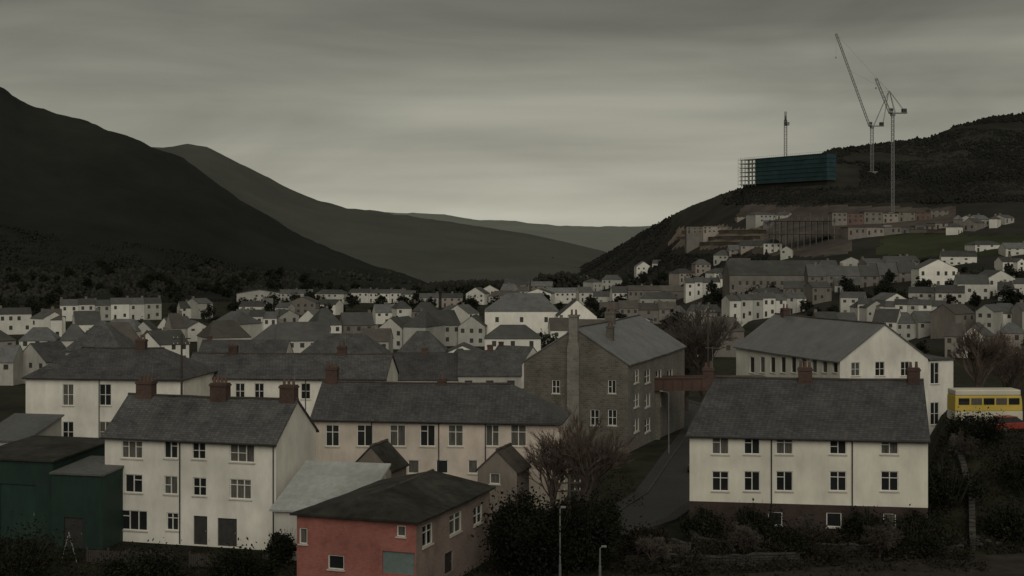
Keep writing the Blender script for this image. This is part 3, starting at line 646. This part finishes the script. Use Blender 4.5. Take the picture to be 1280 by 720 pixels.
# railway bridge
br=empty('railway_bridge',(17.2,173,5.2),math.radians(6),'dull rust brown girder bridge crossing the street right of the stone building','bridge')
Lb=10.8
m=MB(); m.box(0,Lb,-.2,.2,7.4,8.9)
for i in range(10): m.box(i*1.18,i*1.18+.12,-.3,-.2,7.4,8.9)
m.box(0,Lb,-.32,.32,8.9,9.02); m.build('front_girder','rust',br)
m=MB(); m.box(0,Lb,3.8,4.2,7.4,8.9); m.build('back_girder','rust',br)
m=MB(); m.box(0,Lb,.2,3.8,7.5,7.9); m.build('deck','darkconc',br)
m=MB(); m.box(Lb,Lb+4,-.5,4.6,-1,8.8); m.build('abutment','stone',br)
m=MB(); m.box(-.0,.9,.3,3.7,-1,7.45); m.build('pier','stone',br)
# ------------------------------------------------------------------ vegetation
def np_quads(C,S,rng,flat=.0):
    n=len(C); a=rng.normal(size=(n,3)); a/=np.linalg.norm(a,axis=1)[:,None]; b=rng.normal(size=(n,3)); b-=a*(a*b).sum(1)[:,None]; b/=np.linalg.norm(b,axis=1)[:,None]
    S=np.asarray(S).reshape(-1,1); a=a*S; b=b*S*.6
    V=np.stack([C-a,C-b*.9,C+a,C+b],1).reshape(-1,3); Fq=np.arange(4*n).reshape(-1,4)
    return V,Fq
def np_obj(name,V,Fq,m,parent=None):
    me=bpy.data.meshes.new(name); me.from_pydata(V.tolist(),[],Fq.tolist()); me.update(); me.materials.append(MAT[m])
    o=bpy.data.objects.new(name,me); col.objects.link(o); o.parent=parent; return o
def crown_pts(rng,c,r,nclump,per,spread):
    d=rng.normal(size=(nclump,3)); d/=np.linalg.norm(d,axis=1)[:,None]; rad=rng.uniform(.35,1,size=(nclump,1))**.6
    cc=np.array(c)+d*rad*np.array(r)*rng.uniform(.6,1.2,size=(nclump,1))
    s=spread*rng.uniform(.5,1.5,size=(nclump,1,1))
    pts=cc[:,None,:]+rng.normal(size=(nclump,per,3))*s
    return pts.reshape(-1,3)
def leafy(label,seed,h,w,nclump,per,ls,leaf='leaf',group=None,name='tree',low=False,loc=(0,0,0),zlow=.18):
    rng=np.random.default_rng(seed); rnd=random.Random(seed)
    root=empty(name,loc,rnd.random()*6,label,'tree' if name=='tree' else 'bush',group)
    tb=MB(); th=h*(.45 if not low else .3); tr=.035*h+.03
    tb.tube((0,0,-.4),(0,0,th*.6),tr,tr*.75,7); tb.tube((0,0,th*.6),(rnd.uniform(-.1,.1)*h*.3,0,h*.75),tr*.75,tr*.2,6)
    for i in range(6):
        a=i*1.05+rnd.random(); tb.tube((0,0,th*rnd.uniform(.5,1)),(math.cos(a)*w*.35,math.sin(a)*w*.35,h*rnd.uniform(.5,.8)),tr*.4,tr*.1,5)
    if low:   # twigs sticking out of the scrub
        for i in range(34):
            a=rnd.random()*6.28; rr=rnd.uniform(.1,.55)*w; tb.tube((math.cos(a)*rr*.4,math.sin(a)*rr*.4,.1),(math.cos(a)*rr,math.sin(a)*rr,h*rnd.uniform(.7,1.25)),.025,.008,3,False)
    tb.build('trunk','bark',root)
    z0=h*(zlow if not low else .02); pts=crown_pts(rng,(0,0,(h+z0)/2),(w/2,w/2,(h-z0)/2),nclump,per,w*.085)
    pts[:,2]=np.maximum(pts[:,2],.05)
    V,Fq=np_quads(pts,rng.uniform(.6,1.3,size=len(pts))*ls,rng)
    np_obj('crown' if name=='tree' else 'foliage',V,Fq,leaf,root)
    return root
def bare(label,seed,h,loc,group=None,spread=.55,depth=6,twm='twig',rr=.022,rmin=.012):
    rnd=random.Random(seed); root=empty('bare_tree',loc,rnd.random()*6,label,'tree',group); A=MB();B=MB()
    def grow(p,d,l,r,k):
        q=p+d*l; r=max(r,rmin); (A if k<2 else B).tube(p,q,r,r*.7,5 if k<2 else 3,False)
        if k>=depth: return
        n=3 if k<depth-1 else 5
        if k==0: n=7
        for i in range(n):
            ax=Vector((rnd.gauss(0,1),rnd.gauss(0,1),rnd.gauss(0,.6))); ax-=d*ax.dot(d); ax.normalize()
            nd=(d+ax*rnd.uniform(.35,1.0)*spread*1.3+Vector((0,0,.13))).normalized()
            stt=p+d*l*rnd.uniform(.5,1)
            grow(stt,nd,l*rnd.uniform(.62,.86),r*.62,k+1)
    grow(Vector((0,0,-.3)),Vector((0,0,1)),h*.25,h*rr,0)
    A.build('trunk','bark',root); B.build('branches',twm,root); return root
def g3(px,Y): x,y=P(px,Y); return (x,y,G(x,y))
bare('bare reddish tree in front of the stone gable at centre',3,13,g3(730,117),depth=6,spread=.5,rmin=.013)
bare('second bare reddish tree, lower, left of the taller one at centre',4,9.5,g3(692,118),depth=6,spread=.5,rmin=.013)
bare('tall bare tree beside the white building, above the street',5,23,g3(880,205),depth=6,twm='twig_grey',rr=.02,rmin=.035)
bare('smaller bare tree left of the tall one above the street',8,17,g3(858,225),depth=6,twm='twig_grey',rmin=.035)
bare('bare brown tree at the right edge behind the yellow bus',11,15,g3(1222,172),depth=6,rmin=.02)
bare('bare brown tree at the extreme right edge above the yellow bus',12,14,g3(1262,180),depth=6,rmin=.02)
bare('bare tangled shrub on the bank below the yellow bus',15,3.6,g3(1205,122),depth=6,twm='twig_grey',spread=.8)
bare('bare tangled shrub before the right end of the garden wall',16,4.5,g3(1100,105),depth=6,twm='twig_grey',spread=.9)
bare('bare tangled shrub before the left end of the garden wall',17,4,g3(930,106),depth=6,twm='twig_grey',spread=.9)
bare('bare tangled shrub in the bottom garden beside the dark bush',18,4.0,g3(815,102),depth=6,twm='twig_grey',spread=.9)
bare('bare tangled shrub before the middle of the brick basement',19,4.4,g3(1015,107.5),depth=6,twm='twig_grey',spread=.9)
leafy('big dark evergreen bush at the bottom centre beside the red brick building',21,5.2,6.6,100,150,.14,'leaf',name='bush',low=True,loc=g3(668,101))
leafy('dark evergreen bush right of the big one at the bottom centre',22,4.8,5.0,80,140,.14,'leaf',name='bush',low=True,loc=g3(735,102))
bl=[(1185,116,3.0,4.5,'dark bush at the right end of the cream house','leaf'),(1218,126,2.3,5,'dark bush on the bank below the yellow bus','leaf'),(1292,117,4.2,6,'tall dark bush cut off by the right edge','leaf'),
 (1262,111,2.2,4.5,'low dark bush near the right edge below the red car','leaf'),
 (985,107,1.8,4.6,'low dark bush at the middle of the garden wall','leaf'),(1135,106.5,2.2,4.6,'dark bush at the right end of the garden wall','leaf'),
 (20,100,2.6,7,'dark bush in the bottom left corner','leaf'),(300,100,1.3,5,'low dark hedge clump below the three storey house','leaf'),(180,99,1.2,6,'low hedge clump below the left windows of the three storey house','leaf'),
 (352,103,2.2,2.0,'small dark bush against the gable of the three storey house','leaf'),
 (945,110.5,2.8,3.6,'dark shrub against the brick basement, left of its door','leaf'),(1080,109.5,2.6,3.8,'dark shrub against the brick basement, right of its door','leaf'),(880,111.2,2.4,3.0,'dark shrub at the left corner of the brick basement','leaf'),
 (1150,108.5,2.6,3.0,'dark shrub at the right corner of the brick basement','leaf'),
 (808,105.5,1.9,3.6,'dark tangle at the lane end below the cream house','leaf_olive'),
 (640,112,2.6,3.4,'dark scrub below the brown gabled outbuilding','leaf_olive')]
for i,(px,Y,h,w,lab,lf) in enumerate(bl): leafy(lab,40+i,h,w,44,95,.12,lf,name='bush',low=True,loc=g3(px,Y))
protos=[leafy('dark leafy tree among the roofs of the valley town',60+i,7+i*.6,6.8-(i%2)*1.2,30,44,.42,'leaf_town','dark trees among the valley roofs',zlow=.08) for i in range(4)]
rt=random.Random(9); first=[True]*4; cnt=0; tries=0
while cnt<290 and tries<9000:
    tries+=1
    px=rt.uniform(-10,1290); py=rt.choice([rt.uniform(336,400),rt.uniform(360,450),rt.uniform(352,395)]); hh=rt.uniform(3.0,7.5)
    p=hit(px,py,230)
    if p.y<232 or p.y>900 or any((p.x-a)**2+(p.y-b)**2<(r+.6)**2 for a,b,r in FOOT): continue
    if any(abs(p.x/p.y-a/b)*F<r/b*F*.6 and 0<b-p.y<30 for a,b,r in FOOT) and rt.random()<.4: continue
    k=rt.randrange(4); o=protos[k] if first[k] else copy_tree(protos[k]); first[k]=False
    o.location=p; s=hh/8; o.scale=(s*rt.uniform(.9,1.4),s*rt.uniform(.9,1.4),s); o.rotation_euler.z=rt.random()*6; cnt+=1
# far woods as masses
bm=bmesh.new(); bmesh.ops.create_icosphere(bm,subdivisions=1,radius=1); IV=np.array([v.co[:] for v in bm.verts]); IF=np.array([[v.index for v in f.verts] for f in bm.faces]); bm.free()
def wood(name,label,samples,r0,r1,m,seed):
    rng=np.random.default_rng(seed); V=[];Fc=[];k=0
    for (x,y,z) in samples:
        r=rng.uniform(r0,r1); v=IV*(1+rng.normal(size=(len(IV),1))*.25)*np.array([r,r,r*rng.uniform(.8,1.4)])+np.array([x,y,z+r*.2]); V.append(v); Fc.append(IF+k); k+=len(IV)
    o=np_obj(name,np.concatenate(V),np.concatenate(Fc),m); o.data.polygons.foreach_set('use_smooth',[True]*len(o.data.polygons)); tag(o,label,'woodland',None,'stuff'); return o
rw=random.Random(2)
def samp(k,n,pa,pb,ta,tb,th=-.28):
    out=[]
    for _ in range(n):
        px=rw.uniform(pa,pb); d=HILLS[k]; yr=lerp(d['yr'],px); yf=lerp(d['yf'],px); y=yf+(yr-yf)*rw.uniform(ta,tb); x=(px-640)/F*y
        if mn.noise(Vector((x*.012,y*.012,3)))<th: continue
        z=H(x,y); py=HZ-(z-CZ)*F/y
        if px>1030 and 254<py<325 : continue
        if 840<px<1065 and 256<py<318: continue
        if 915<px<1075 and 205<py<236 and 850<y<960: continue
        out.append((x,y,z))
    return out
wood('hillside_wood','dark wood covering the lower slope of the left hill',samp('left_hill',8000,-80,540,.0,.33,-.5),.6,1.3,'leaf_black',1)
wood('ridge_wood','dark wood on the crest of the right hill',samp('right_hill',11000,930,1330,.5,1.02,-.4),.6,1.2,'leaf_black',2)
wood('slope_scrub','dark scrub on the lower right hill below the skyline',samp('right_hill',7000,690,960,.25,1.0,-.4),.5,1.0,'leaf_black',3)
sc=[]
for _ in range(3600):
    px=rw.uniform(-40,1320); py=rw.uniform(338,374); p=hit(px,py,400)
    if p.y>1150: continue
    if any((p.x-a)**2+(p.y-b)**2<(r+1.5)**2 for a,b,r in FOOT): continue
    if any(abs(p.x/p.y-a/b)*F<r/b*F*.8 and 0<b-p.y<45 for a,b,r in FOOT): continue
    sc.append((p.x,p.y,p.z))
wood('valley_scrub','low dark scrub and hedges across the far valley floor',sc,.8,2.0,'leaf_wood',4)
kn=[]
for _ in range(1500):
    px=rw.uniform(500,790); Y=rw.uniform(950,1080); dome=max(0,1-((px-702)/38)**2)**.5*10+max(0,1-((px-600)/60)**2)**.5*4
    x=(px-640)/F*Y; kn.append((x,Y,G(x,Y)+rw.random()*(dome+1)))
wood('valley_head_wood','dark rounded wood standing at the head of the valley',kn,1.0,2.2,'leaf_wood',5)
# undergrowth
rng=np.random.default_rng(7); pts=[]
def ug(x0,x1,y0,y1,n,hh):
    for _ in range(n):
        x=rng.uniform(x0,x1); y=rng.uniform(y0,y1)
        if mn.noise(Vector((x*.35,y*.35,1)))<-.2: continue
        if min(math.hypot(x-a,y-b) for a,b in cl[:8])<3.4: continue
        pts.append((x,y,G(x,y)+abs(rng.normal())*hh))
ug(-42,-13,94,105.5,5000,.3); ug(33,46,106,132,9500,.45); ug(13.5,34,104.2,110.8,14000,.6); ug(8,34,95,99.0,2500,.2); ug(-12,4,111,119,3000,.35); ug(-4,10,92,106,2500,.3); ug(14,34,100,105,4500,.3); ug(8,14,99,110,5500,.42); ug(-1,12,125,152,4000,.3)
V,Fq=np_quads(np.array(pts),rng.uniform(.06,.17,size=len(pts)),rng)
tag(np_obj('undergrowth',V,Fq,'leaf_olive'),'rough low weeds and grass over the foreground plots','undergrowth',None,'stuff')
# ------------------------------------------------------------------ construction site
def lattice(mb,p,q,w,n,t):
    p=Vector(p);q=Vector(q);d=(q-p).normalized(); a=Vector((0,1,0)) if abs(d.y)<.9 else Vector((1,0,0)); b=d.cross(a).normalized(); a=b.cross(d).normalized()
    c=[(a*sx+b*sy)*w/2 for sx,sy in ((1,1),(1,-1),(-1,-1),(-1,1))]
    for k in c: mb.tube(p+k,q+k,t)
    for i in range(n):
        A=p+(q-p)*i/n; B=p+(q-p)*(i+1)/n
        for j in range(4):
            mb.tube(A+c[j],B+c[(j+1)%4],t*.7); mb.tube(B+c[j],B+c[(j+1)%4],t*.7)
def crane(px,Y,ptop,jib,afr,label,zs=None,mw=1.7):
    x,y=P(px,Y); zb=H(x,y); zt=CZ+(HZ-ptop)/F*Y; h=zt-zb; k=Y/F
    r=empty('tower_crane',(x,y,zb),0,label,'crane','tower cranes on the building site')
    m=MB(); m.box(-3,3,-3,3,-1.5,.5); m.build('base_block','concrete',r)
    m=MB(); lattice(m,(0,0,.5),(0,0,h-1.2),mw,int(h/2.4),.13); m.build('mast','crane',r)
    m=MB(); m.tube((0,0,h-1.2),(0,0,h),1.4,1.4,10); m.box(-2,7.5,-1.2,1.2,h,h+.5); m.build('slewing_platform','crane',r)
    m=MB(); m.box(-2.2,-.4,-2.6,-1.25,h+.3,h+2.7); cb=m.build('operator_cab','crane',r); m=MB(); m.box(-2.0,-.6,-2.64,-2.6,h+1.2,h+2.4); m.build('cab_window','glass',cb)
    m=MB(); m.box(4.9,7.2,-1.3,1.3,h+.5,h+2.6); m.build('counterweight','darkconc',r)
    tip=Vector(((jib[0]-px)*k,0,(ptop-jib[1])*k+h)); foot=Vector((-1.6,0,h+.6))
    m=MB(); lattice(m,foot,tip,1.1,max(6,int((tip-foot).length/2.2)),.12); m.build('jib','crane',r)
    at=Vector(((afr[0]-px)*k,0,(ptop-afr[1])*k+h))
    m=MB()
    for s in (-1,1): m.tube((1.2,s,h+.6),at+Vector((0,s*.3,0)),.17); m.tube((6.8,s,h+.6),at+Vector((0,s*.3,0)),.14)
    m.build('a_frame','crane',r)
    m=MB(); m.tube(at,tip,.04); m.tube(at,foot.lerp(tip,.6),.04); m.build('pendant_cable','gutter',r)
    hk=tip.z-(tip.z-h)*.25
    m=MB(); m.tube(tip,(tip.x,0,hk),.03); hc=m.build('hoist_rope','gutter',r); m=MB(); m.box(tip.x-.3,tip.x+.3,-.3,.3,hk-1.0,hk); m.build('hook_block','crane',hc)
    return r
crane(1090,900,158,(1045,42),(1111,114),'tall crane with a long raised jib pointing up left')
crane(1116,760,142,(1095,98),(1112,114),'thin crane with a short jib, just right of the long jibbed one',mw=1.3)
x,y=P(982,945); zb=H(x,y); h=CZ+(HZ-150)/F*945-zb
r=empty('tower_crane',(x,y,zb),0,'small hammerhead crane rising behind the blue wrapped building','crane','tower cranes on the building site')
m=MB(); m.box(-3,3,-3,3,-1.5,.5); m.build('base_block','concrete',r)
m=MB(); lattice(m,(0,0,.5),(0,0,h),1.7,int(h/2.4),.14); m.build('mast','crane',r)
m=MB(); lattice(m,(0,0,h),(0,0,h+5.5),1.0,4,.14); m.build('apex','crane',r)
m=MB(); lattice(m,(-.2,-1,h-.6),(-6.2,-32,h-.6),1.2,18,.12); m.build('jib','crane',r)
m=MB(); lattice(m,(.2,1,h-.6),(2,11,h-.6),1.2,7,.12); m.build('counter_jib','crane',r)
m=MB(); m.box(1.2,3,9,11,h-3,h-.8); m.build('counterweight','darkconc',r)
m=MB(); m.box(.9,2.3,-1.4,.6,h-3.6,h-1.4); m.build('operator_cab','crane',r)
# blue building, lying obliquely along the ridge
q0=Vector(P(926,935)); q1=Vector(P(1034,866)); Wb=(q1-q0).length; zb=71.6; hb=16.2; Db=8
r=empty('unfinished_tower_block',(q0.x,q0.y,zb),math.atan2(q1.y-q0.y,q1.x-q0.x),'blue sheeted concrete block under construction on the right hilltop','building')
m=MB(); m.box(1,Wb-1,1,Db-1,-12,-.25); m.build('podium','righthill',r)
nf=6; sx=15
for i in range(nf+1):
    z=hb*i/nf; m=MB(); m.box(-1.2,sx-.01,-.2,Db,z-.2,z+.2); m.build('floor_slab','palesteel',r); m=MB(); m.box(sx,Wb,-.2,Db,z-.15,z+.15); m.build('floor_slab','darkconc',r)
for i in range(nf):
    z=hb*i/nf; m=MB(); m.box(sx,Wb-.3,.15,Db-.4,z+.17,z+hb/nf-.17); m.build('sheeting','blue',r)
for i in range(5):
    for yy in (.6,Db-1):
        m=MB(); xx=.2+i*3.4; m.box(xx-.2,xx+.2,yy-.2,yy+.2,-1.5,hb-.21); m.build('column','concrete',r)
m=MB()
for i in range(8):
    m.tube((-1.6+i*2.3,-.9,-.8),(-1.6+i*2.3,-.9,hb+1.2),.1)
for j in range(8): m.tube((-1.8,-.9,j*hb/7),(sx,-.9,j*hb/7),.12)
m.build('scaffold','palesteel',r)
m=MB()
for i in range(int(Wb/2)): m.tube((i*2,0,hb+.2),(i*2,0,hb+1.3),.05)
m.tube((0,0,hb+1.3),(Wb-1,0,hb+1.3),.05); m.build('edge_rail','steel',r)
# concrete frame
p=hit(1005,309); k=p.y/F; W=76*k; hh=33*k
r=empty('concrete_frame',(p.x-W/2,p.y,p.z),0,'open frame of slender bare columns and slabs below the cranes','building')
for j in range(2):
    m=MB(); m.box(-.4,W+.4,-.4,12,hh*(j+1)/2-.2,hh*(j+1)/2); m.build('floor_slab','sitesoil',r)
for i in range(11):
    for yy in (0,11):
        m=MB(); xx=W*i/10; m.box(xx-.12,xx+.12,yy-.12,yy+.12,-3,hh+rt.uniform(.5,4)); m.build('column','cabingrey',r)
cb=[(1050,282,12,'cabinwhite'),(960,284,12,'cabingrey'),(1110,290,11,'cabinwhite'),(1150,291,12,'cabingrey')]
cpos=['pale site cabin left of the crane base','grey site cabin left of the open frame','pale site cabin right of the crane base','grey site cabin farthest right on the site']
for (px,py,w,m_),lab in zip(cb,cpos):
    p=hit(px,py); k=p.y/F; W=w*k; ch=2.8; r=empty('site_cabin',(p.x-W/2,p.y,p.z+.6),rt.uniform(-.35,.35),lab,'cabin','site cabins on the building site')
    m=MB(); m.box(0,W,0,3,-2,ch); m.build('cabin_body',m_,r)
    m=MB(); m.box(-.1,W+.1,-.1,3.1,ch+.002,ch+.2); m.build('roof','cabingrey',r)
    for q in range(2):
        m=MB(); m.box(W*.15+q*W*.45,W*.4+q*W*.45,-.06,-.01,ch-1.6,ch-.7); m.build('window','farglass',r)
    m=MB(); m.box(W*.42,W*.56,-.06,-.01,.1,2.1); m.build('door','door',r)
for (pa,pb,py,lab) in ((852,958,292,'upper stepped retaining wall of the brown earthworks'),(846,950,300,'middle stepped retaining wall of the brown earthworks'),(856,940,307,'lowest stepped retaining wall of the brown earthworks'),(1050,1185,292,'long retaining wall below the flat topped terraces under the cranes')):
    n=10
    a=hit(pa,py); r=empty('retaining_wall',a,0,lab,'wall'); m=MB(); cpm=MB()
    Pn=[hit(pa+(pb-pa)*i/n,py)-a for i in range(n+1)]
    for p,q in zip(Pn,Pn[1:]):
        m.hexa([(p.x,p.y-.4,p.z-2),(q.x,q.y-.4,q.z-2),(q.x,q.y+.4,q.z-2),(p.x,p.y+.4,p.z-2),(p.x,p.y-.4,p.z+1.6),(q.x,q.y-.4,q.z+1.6),(q.x,q.y+.4,q.z+1.6),(p.x,p.y+.4,p.z+1.6)])
        cpm.hexa([(p.x,p.y-.5,p.z+1.61),(q.x,q.y-.5,q.z+1.61),(q.x,q.y+.5,q.z+1.61),(p.x,p.y+.5,p.z+1.61),(p.x,p.y-.5,p.z+1.9),(q.x,q.y-.5,q.z+1.9),(q.x,q.y+.5,q.z+1.9),(p.x,p.y+.5,p.z+1.9)])
    m.build('wall_body','earth',r); cpm.build('coping','sitesoil',r)
# ------------------------------------------------------------------ vehicles and street furniture
def extr(mb,prof,y0,y1):
    n=len(prof); k=len(mb.v); mb.v+=[(x,y0,z) for x,z in prof]+[(x,y1,z) for x,z in prof]
    mb.f.append(tuple(k+i for i in range(n))); mb.f.append(tuple(k+n+i for i in reversed(range(n))))
    for i in range(n): j=(i+1)%n; mb.f.append((k+i,k+n+i,k+n+j,k+j))
def wheels(r,xs,y0,y1,rad):
    for x in xs:
        for y in (y0,y1):
            m=MB(); m.tube((x,y-.1,rad),(x,y+.1,rad),rad,rad,16); w=m.build('wheel','tyre',r)
            m=MB(); yy=y-.11 if y==y0 else y+.1; m.tube((x,yy,rad),(x,yy+.01,rad),rad*.6,rad*.6,12); m.build('hub_cap','steel',w)
def car(loc,rz,paint,label,group=None):
    r=empty('parked_car',loc,rz,label,'car',group); m=MB()
    extr(m,[(-2.05,.35),(2.05,.35),(2.1,.6),(2.0,.82),(1.0,.95),(-1.75,.98),(-2.08,.85)],-.85,.85)
    b=m.build('body',paint,r); bv=b.modifiers.new('b','BEVEL'); bv.width=.08; bv.segments=2
    m=MB()
    bot=[(1.05,-.8,.95),(1.05,.8,.95),(-1.8,.8,.97),(-1.8,-.8,.97)]; top=[(.35,-.65,1.4),(.35,.65,1.4),(-1.3,.65,1.42),(-1.3,-.65,1.42)]
    m.hexa(bot+top); m.build('cabin_glass','glass',r)
    m=MB(); m.box(-1.35,.4,-.68,.68,1.405,1.47); rf=m.build('roof',paint,r); bv=rf.modifiers.new('b','BEVEL'); bv.width=.03
    wheels(r,(-1.3,1.3),-.82,.82,.32)
    for s in (-.6,.6):
        m=MB(); m.box(2.02,2.08,s-.15,s+.15,.62,.76); m.build('headlight','lamp',r)
        m=MB(); m.box(-2.11,-2.06,s-.12,s+.12,.68,.84); m.build('tail_light','carred',r)
    return r
bx=P(1194,137)[0]; bz=12.9; BL=6.6
r=empty('bus',(bx,137,bz),.03,'boxy yellow bus with a pale roof on the bank at the right edge','bus')
m=MB(); m.box(0,BL,0,2.4,.45,1.35); b=m.build('lower_body','buscream',r); bv=b.modifiers.new('b','BEVEL'); bv.width=.06; bv.segments=2
m=MB(); prof=[(0,1.36),(BL-.02,1.36),(BL-.04,2.2),(BL-.14,2.85),(.03,2.85)]; extr(m,prof,.03,2.37); b=m.build('upper_body','yellow',r); bv=b.modifiers.new('b','BEVEL'); bv.width=.05; bv.segments=2
for i in range(5):
    m=MB(); m.box(.35+i*1.22,1.4+i*1.22,-.01,.028,2.0,2.62); m.build('side_window','curtain' if i%2 else 'glass',r)
wheels(r,(1.4,5.2),.05,2.35,.48)
m=MB(); m.box(.04,BL-.16,.05,2.35,2.852,3.42); b=m.build('roof_panel','buscream',r); bv=b.modifiers.new('b','BEVEL'); bv.width=.12; bv.segments=3
for i in range(2):
    m=MB(); m.box(BL-.04,BL+.03,.3+i*1.5,.7+i*1.5,.8,1.05); m.build('headlight','lamp',r)
def onG(px,Y,dz=0): x,y=P(px,Y); return (x,y,G(x,y)+dz)
car(onG(1262,131.5),.35,'carred','small red car on the bank just below the yellow bus')
car(onG(905,215,.2),1.3,'cargrey','silver car on the street beyond the girder bridge')
car((lerp([(b,a) for a,b in cl],146)+1.3,146,G(19,146)+.15),math.radians(78),'carblack','dark car parked in the street beside the stone building')
def lamp_post(px,Y,h,label,arm=1.0):
    x,y,z=onG(px,Y); r=empty('lamp_post',(x,y,z),0,label,'lamp post'); m=MB(); m.tube((0,0,-.2),(0,0,1.2),.1,.1,8); m.tube((0,0,1.2),(0,0,h),.07,.05,8); m.build('column','steel',r)
    m=MB(); m.tube((0,0,h),(arm,0,h+.15),.04,.035,6); m.build('arm','steel',r); m=MB(); m.box(arm-.1,arm+.25,-.1,.1,h+.1,h+.2); m.build('lantern','lamp',r)
lamp_post(700,98,5.0,'grey lamp post standing before the big dark bush at bottom centre',.15)
lamp_post(750,97.5,2.4,'short grey lamp post right of the big dark bush at bottom centre',.2)
lamp_post(836,158,7,'slim lamp post by the street beside the stone building',-.9)
def pole(px,Y,h,label):
    x,y,z=onG(px,Y); r=empty('telegraph_pole',(x,y,z),.2,label,'pole'); m=MB(); m.tube((0,0,-.3),(0,0,h),.15,.10,8); m.build('pole_shaft','wood',r)
    for q in (.5,1.1):
        m=MB(); m.box(-.9,.9,-.06,.06,h-q-.06,h-q+.06); c=m.build('cross_arm','wood',r)
        m=MB()
        for s in (-.8,-.4,.4,.8): m.tube((s,0,h-q+.06),(s,0,h-q+.2),.04,.03,6)
        m.build('insulator','sill',c)
pole(712,106,6.0,'wooden telegraph pole behind the lamp post at bottom centre')
pole(227,146,14.2,'telegraph pole at the corner of the hip roofed white house')
pole(885,178,16,'telegraph pole beside the tall bare tree above the street')
x,y,z=onG(86,104); r=empty('step_ladder',(x,y,z),.3,'pale step ladder standing in front of the green sheds','ladder')
for s,nm in ((-1,'front_frame'),(1,'rear_frame')):
    m=MB()
    for q in(-.3,.3): m.tube((s*.55,q,0),(0,q*.7,2.2),.03)
    for t in range(1,6): a=t/6; m.tube((s*.55*(1-a),-.3*(1-.3*a),2.2*a),(s*.55*(1-a),.3*(1-.3*a),2.2*a),.025)
    m.build(nm,'cabinwhite',r)
# ------------------------------------------------------------------ light, sky, camera
w=bpy.data.worlds.new('World'); bpy.context.scene.world=w; w.use_nodes=True; nt=w.node_tree; N=nt.nodes.new; L=nt.links.new
bg=nt.nodes['Background']; bg.inputs[1].default_value=.1
sd=Vector((.06,-.8,.6)).normalized()
sky=N('ShaderNodeTexSky'); sky.sky_type='NISHITA'; sky.sun_disc=False; sky.sun_elevation=math.asin(sd.z); sky.sun_rotation=math.atan2(sd.x,sd.y)
tc=N('ShaderNodeTexCoord'); sp=N('ShaderNodeSeparateXYZ'); L(tc.outputs['Generated'],sp.inputs[0])
mr=N('ShaderNodeMapRange'); mr.inputs[1].default_value=-.05; mr.inputs[2].default_value=.45; L(sp.outputs[2],mr.inputs[0])
def c(v,t=(1,.975,.80)): return (v*t[0],v*t[1],v*t[2])
rp=ramp(nt,[(0,c(.12)),(.1,c(.42)),(.145,c(.45)),(.18,c(.395)),(.22,c(.34)),(.30,c(.265)),(.44,c(.145)),(.7,c(.15)),(1,c(.22))]); L(mr.outputs[0],rp.inputs[0])
def cloud(scale,st,lo,hi,a=.3,b=.7):
    mp=N('ShaderNodeMapping'); mp.inputs['Scale'].default_value=st; L(tc.outputs['Generated'],mp.inputs[0]); n=N('ShaderNodeTexNoise'); n.inputs['Scale'].default_value=scale; n.inputs['Detail'].default_value=6; n.inputs['Roughness'].default_value=.5; n.inputs['Distortion'].default_value=.4
    L(mp.outputs[0],n.inputs['Vector']); m=N('ShaderNodeMapRange'); m.inputs[1].default_value=a; m.inputs[2].default_value=b; m.inputs[3].default_value=lo; m.inputs[4].default_value=hi; L(n.outputs['Fac'],m.inputs[0]); return m.outputs[0]
a=cloud(1.6,(1.2,1.2,18),.84,1.15); b=cloud(2.2,(1.5,1.5,7),.72,1.24)
mu=N('ShaderNodeMath'); mu.operation='MULTIPLY'; L(a,mu.inputs[0]); L(b,mu.inputs[1])
m10=N('ShaderNodeMath'); m10.operation='MULTIPLY'; m10.inputs[1].default_value=10.; L(mu.outputs[0],m10.inputs[0])
vs=N('ShaderNodeVectorMath'); vs.operation='SCALE'; L(rp.outputs[0],vs.inputs[0]); L(m10.outputs[0],vs.inputs['Scale'])
mx=N('ShaderNodeMixRGB'); mx.inputs[0].default_value=.98; L(sky.outputs[0],mx.inputs[1]); L(vs.outputs[0],mx.inputs[2]); L(mx.outputs[0],bg.inputs[0])
sl=bpy.data.lights.new('sun','SUN'); sl.energy=1.15; sl.angle=math.radians(55); sl.color=(1,.96,.86)
so=bpy.data.objects.new('sun',sl); col.objects.link(so); so.rotation_euler=(-sd).to_track_quat('-Z','Y').to_euler(); so.location=(0,0,100)
cd=bpy.data.cameras.new('camera'); cd.lens=50; cd.sensor_width=36; cd.shift_y=-50/1280; cd.clip_end=12000; cd.clip_start=.5
co=bpy.data.objects.new('camera',cd); col.objects.link(co); co.location=(0,0,CZ); co.rotation_euler=(math.pi/2,0,0)
sc_=bpy.context.scene; sc_.camera=co
sc_.view_settings.view_transform='Standard'; sc_.view_settings.look='None'; sc_.view_settings.exposure=0
print('objs',len(bpy.data.objects))
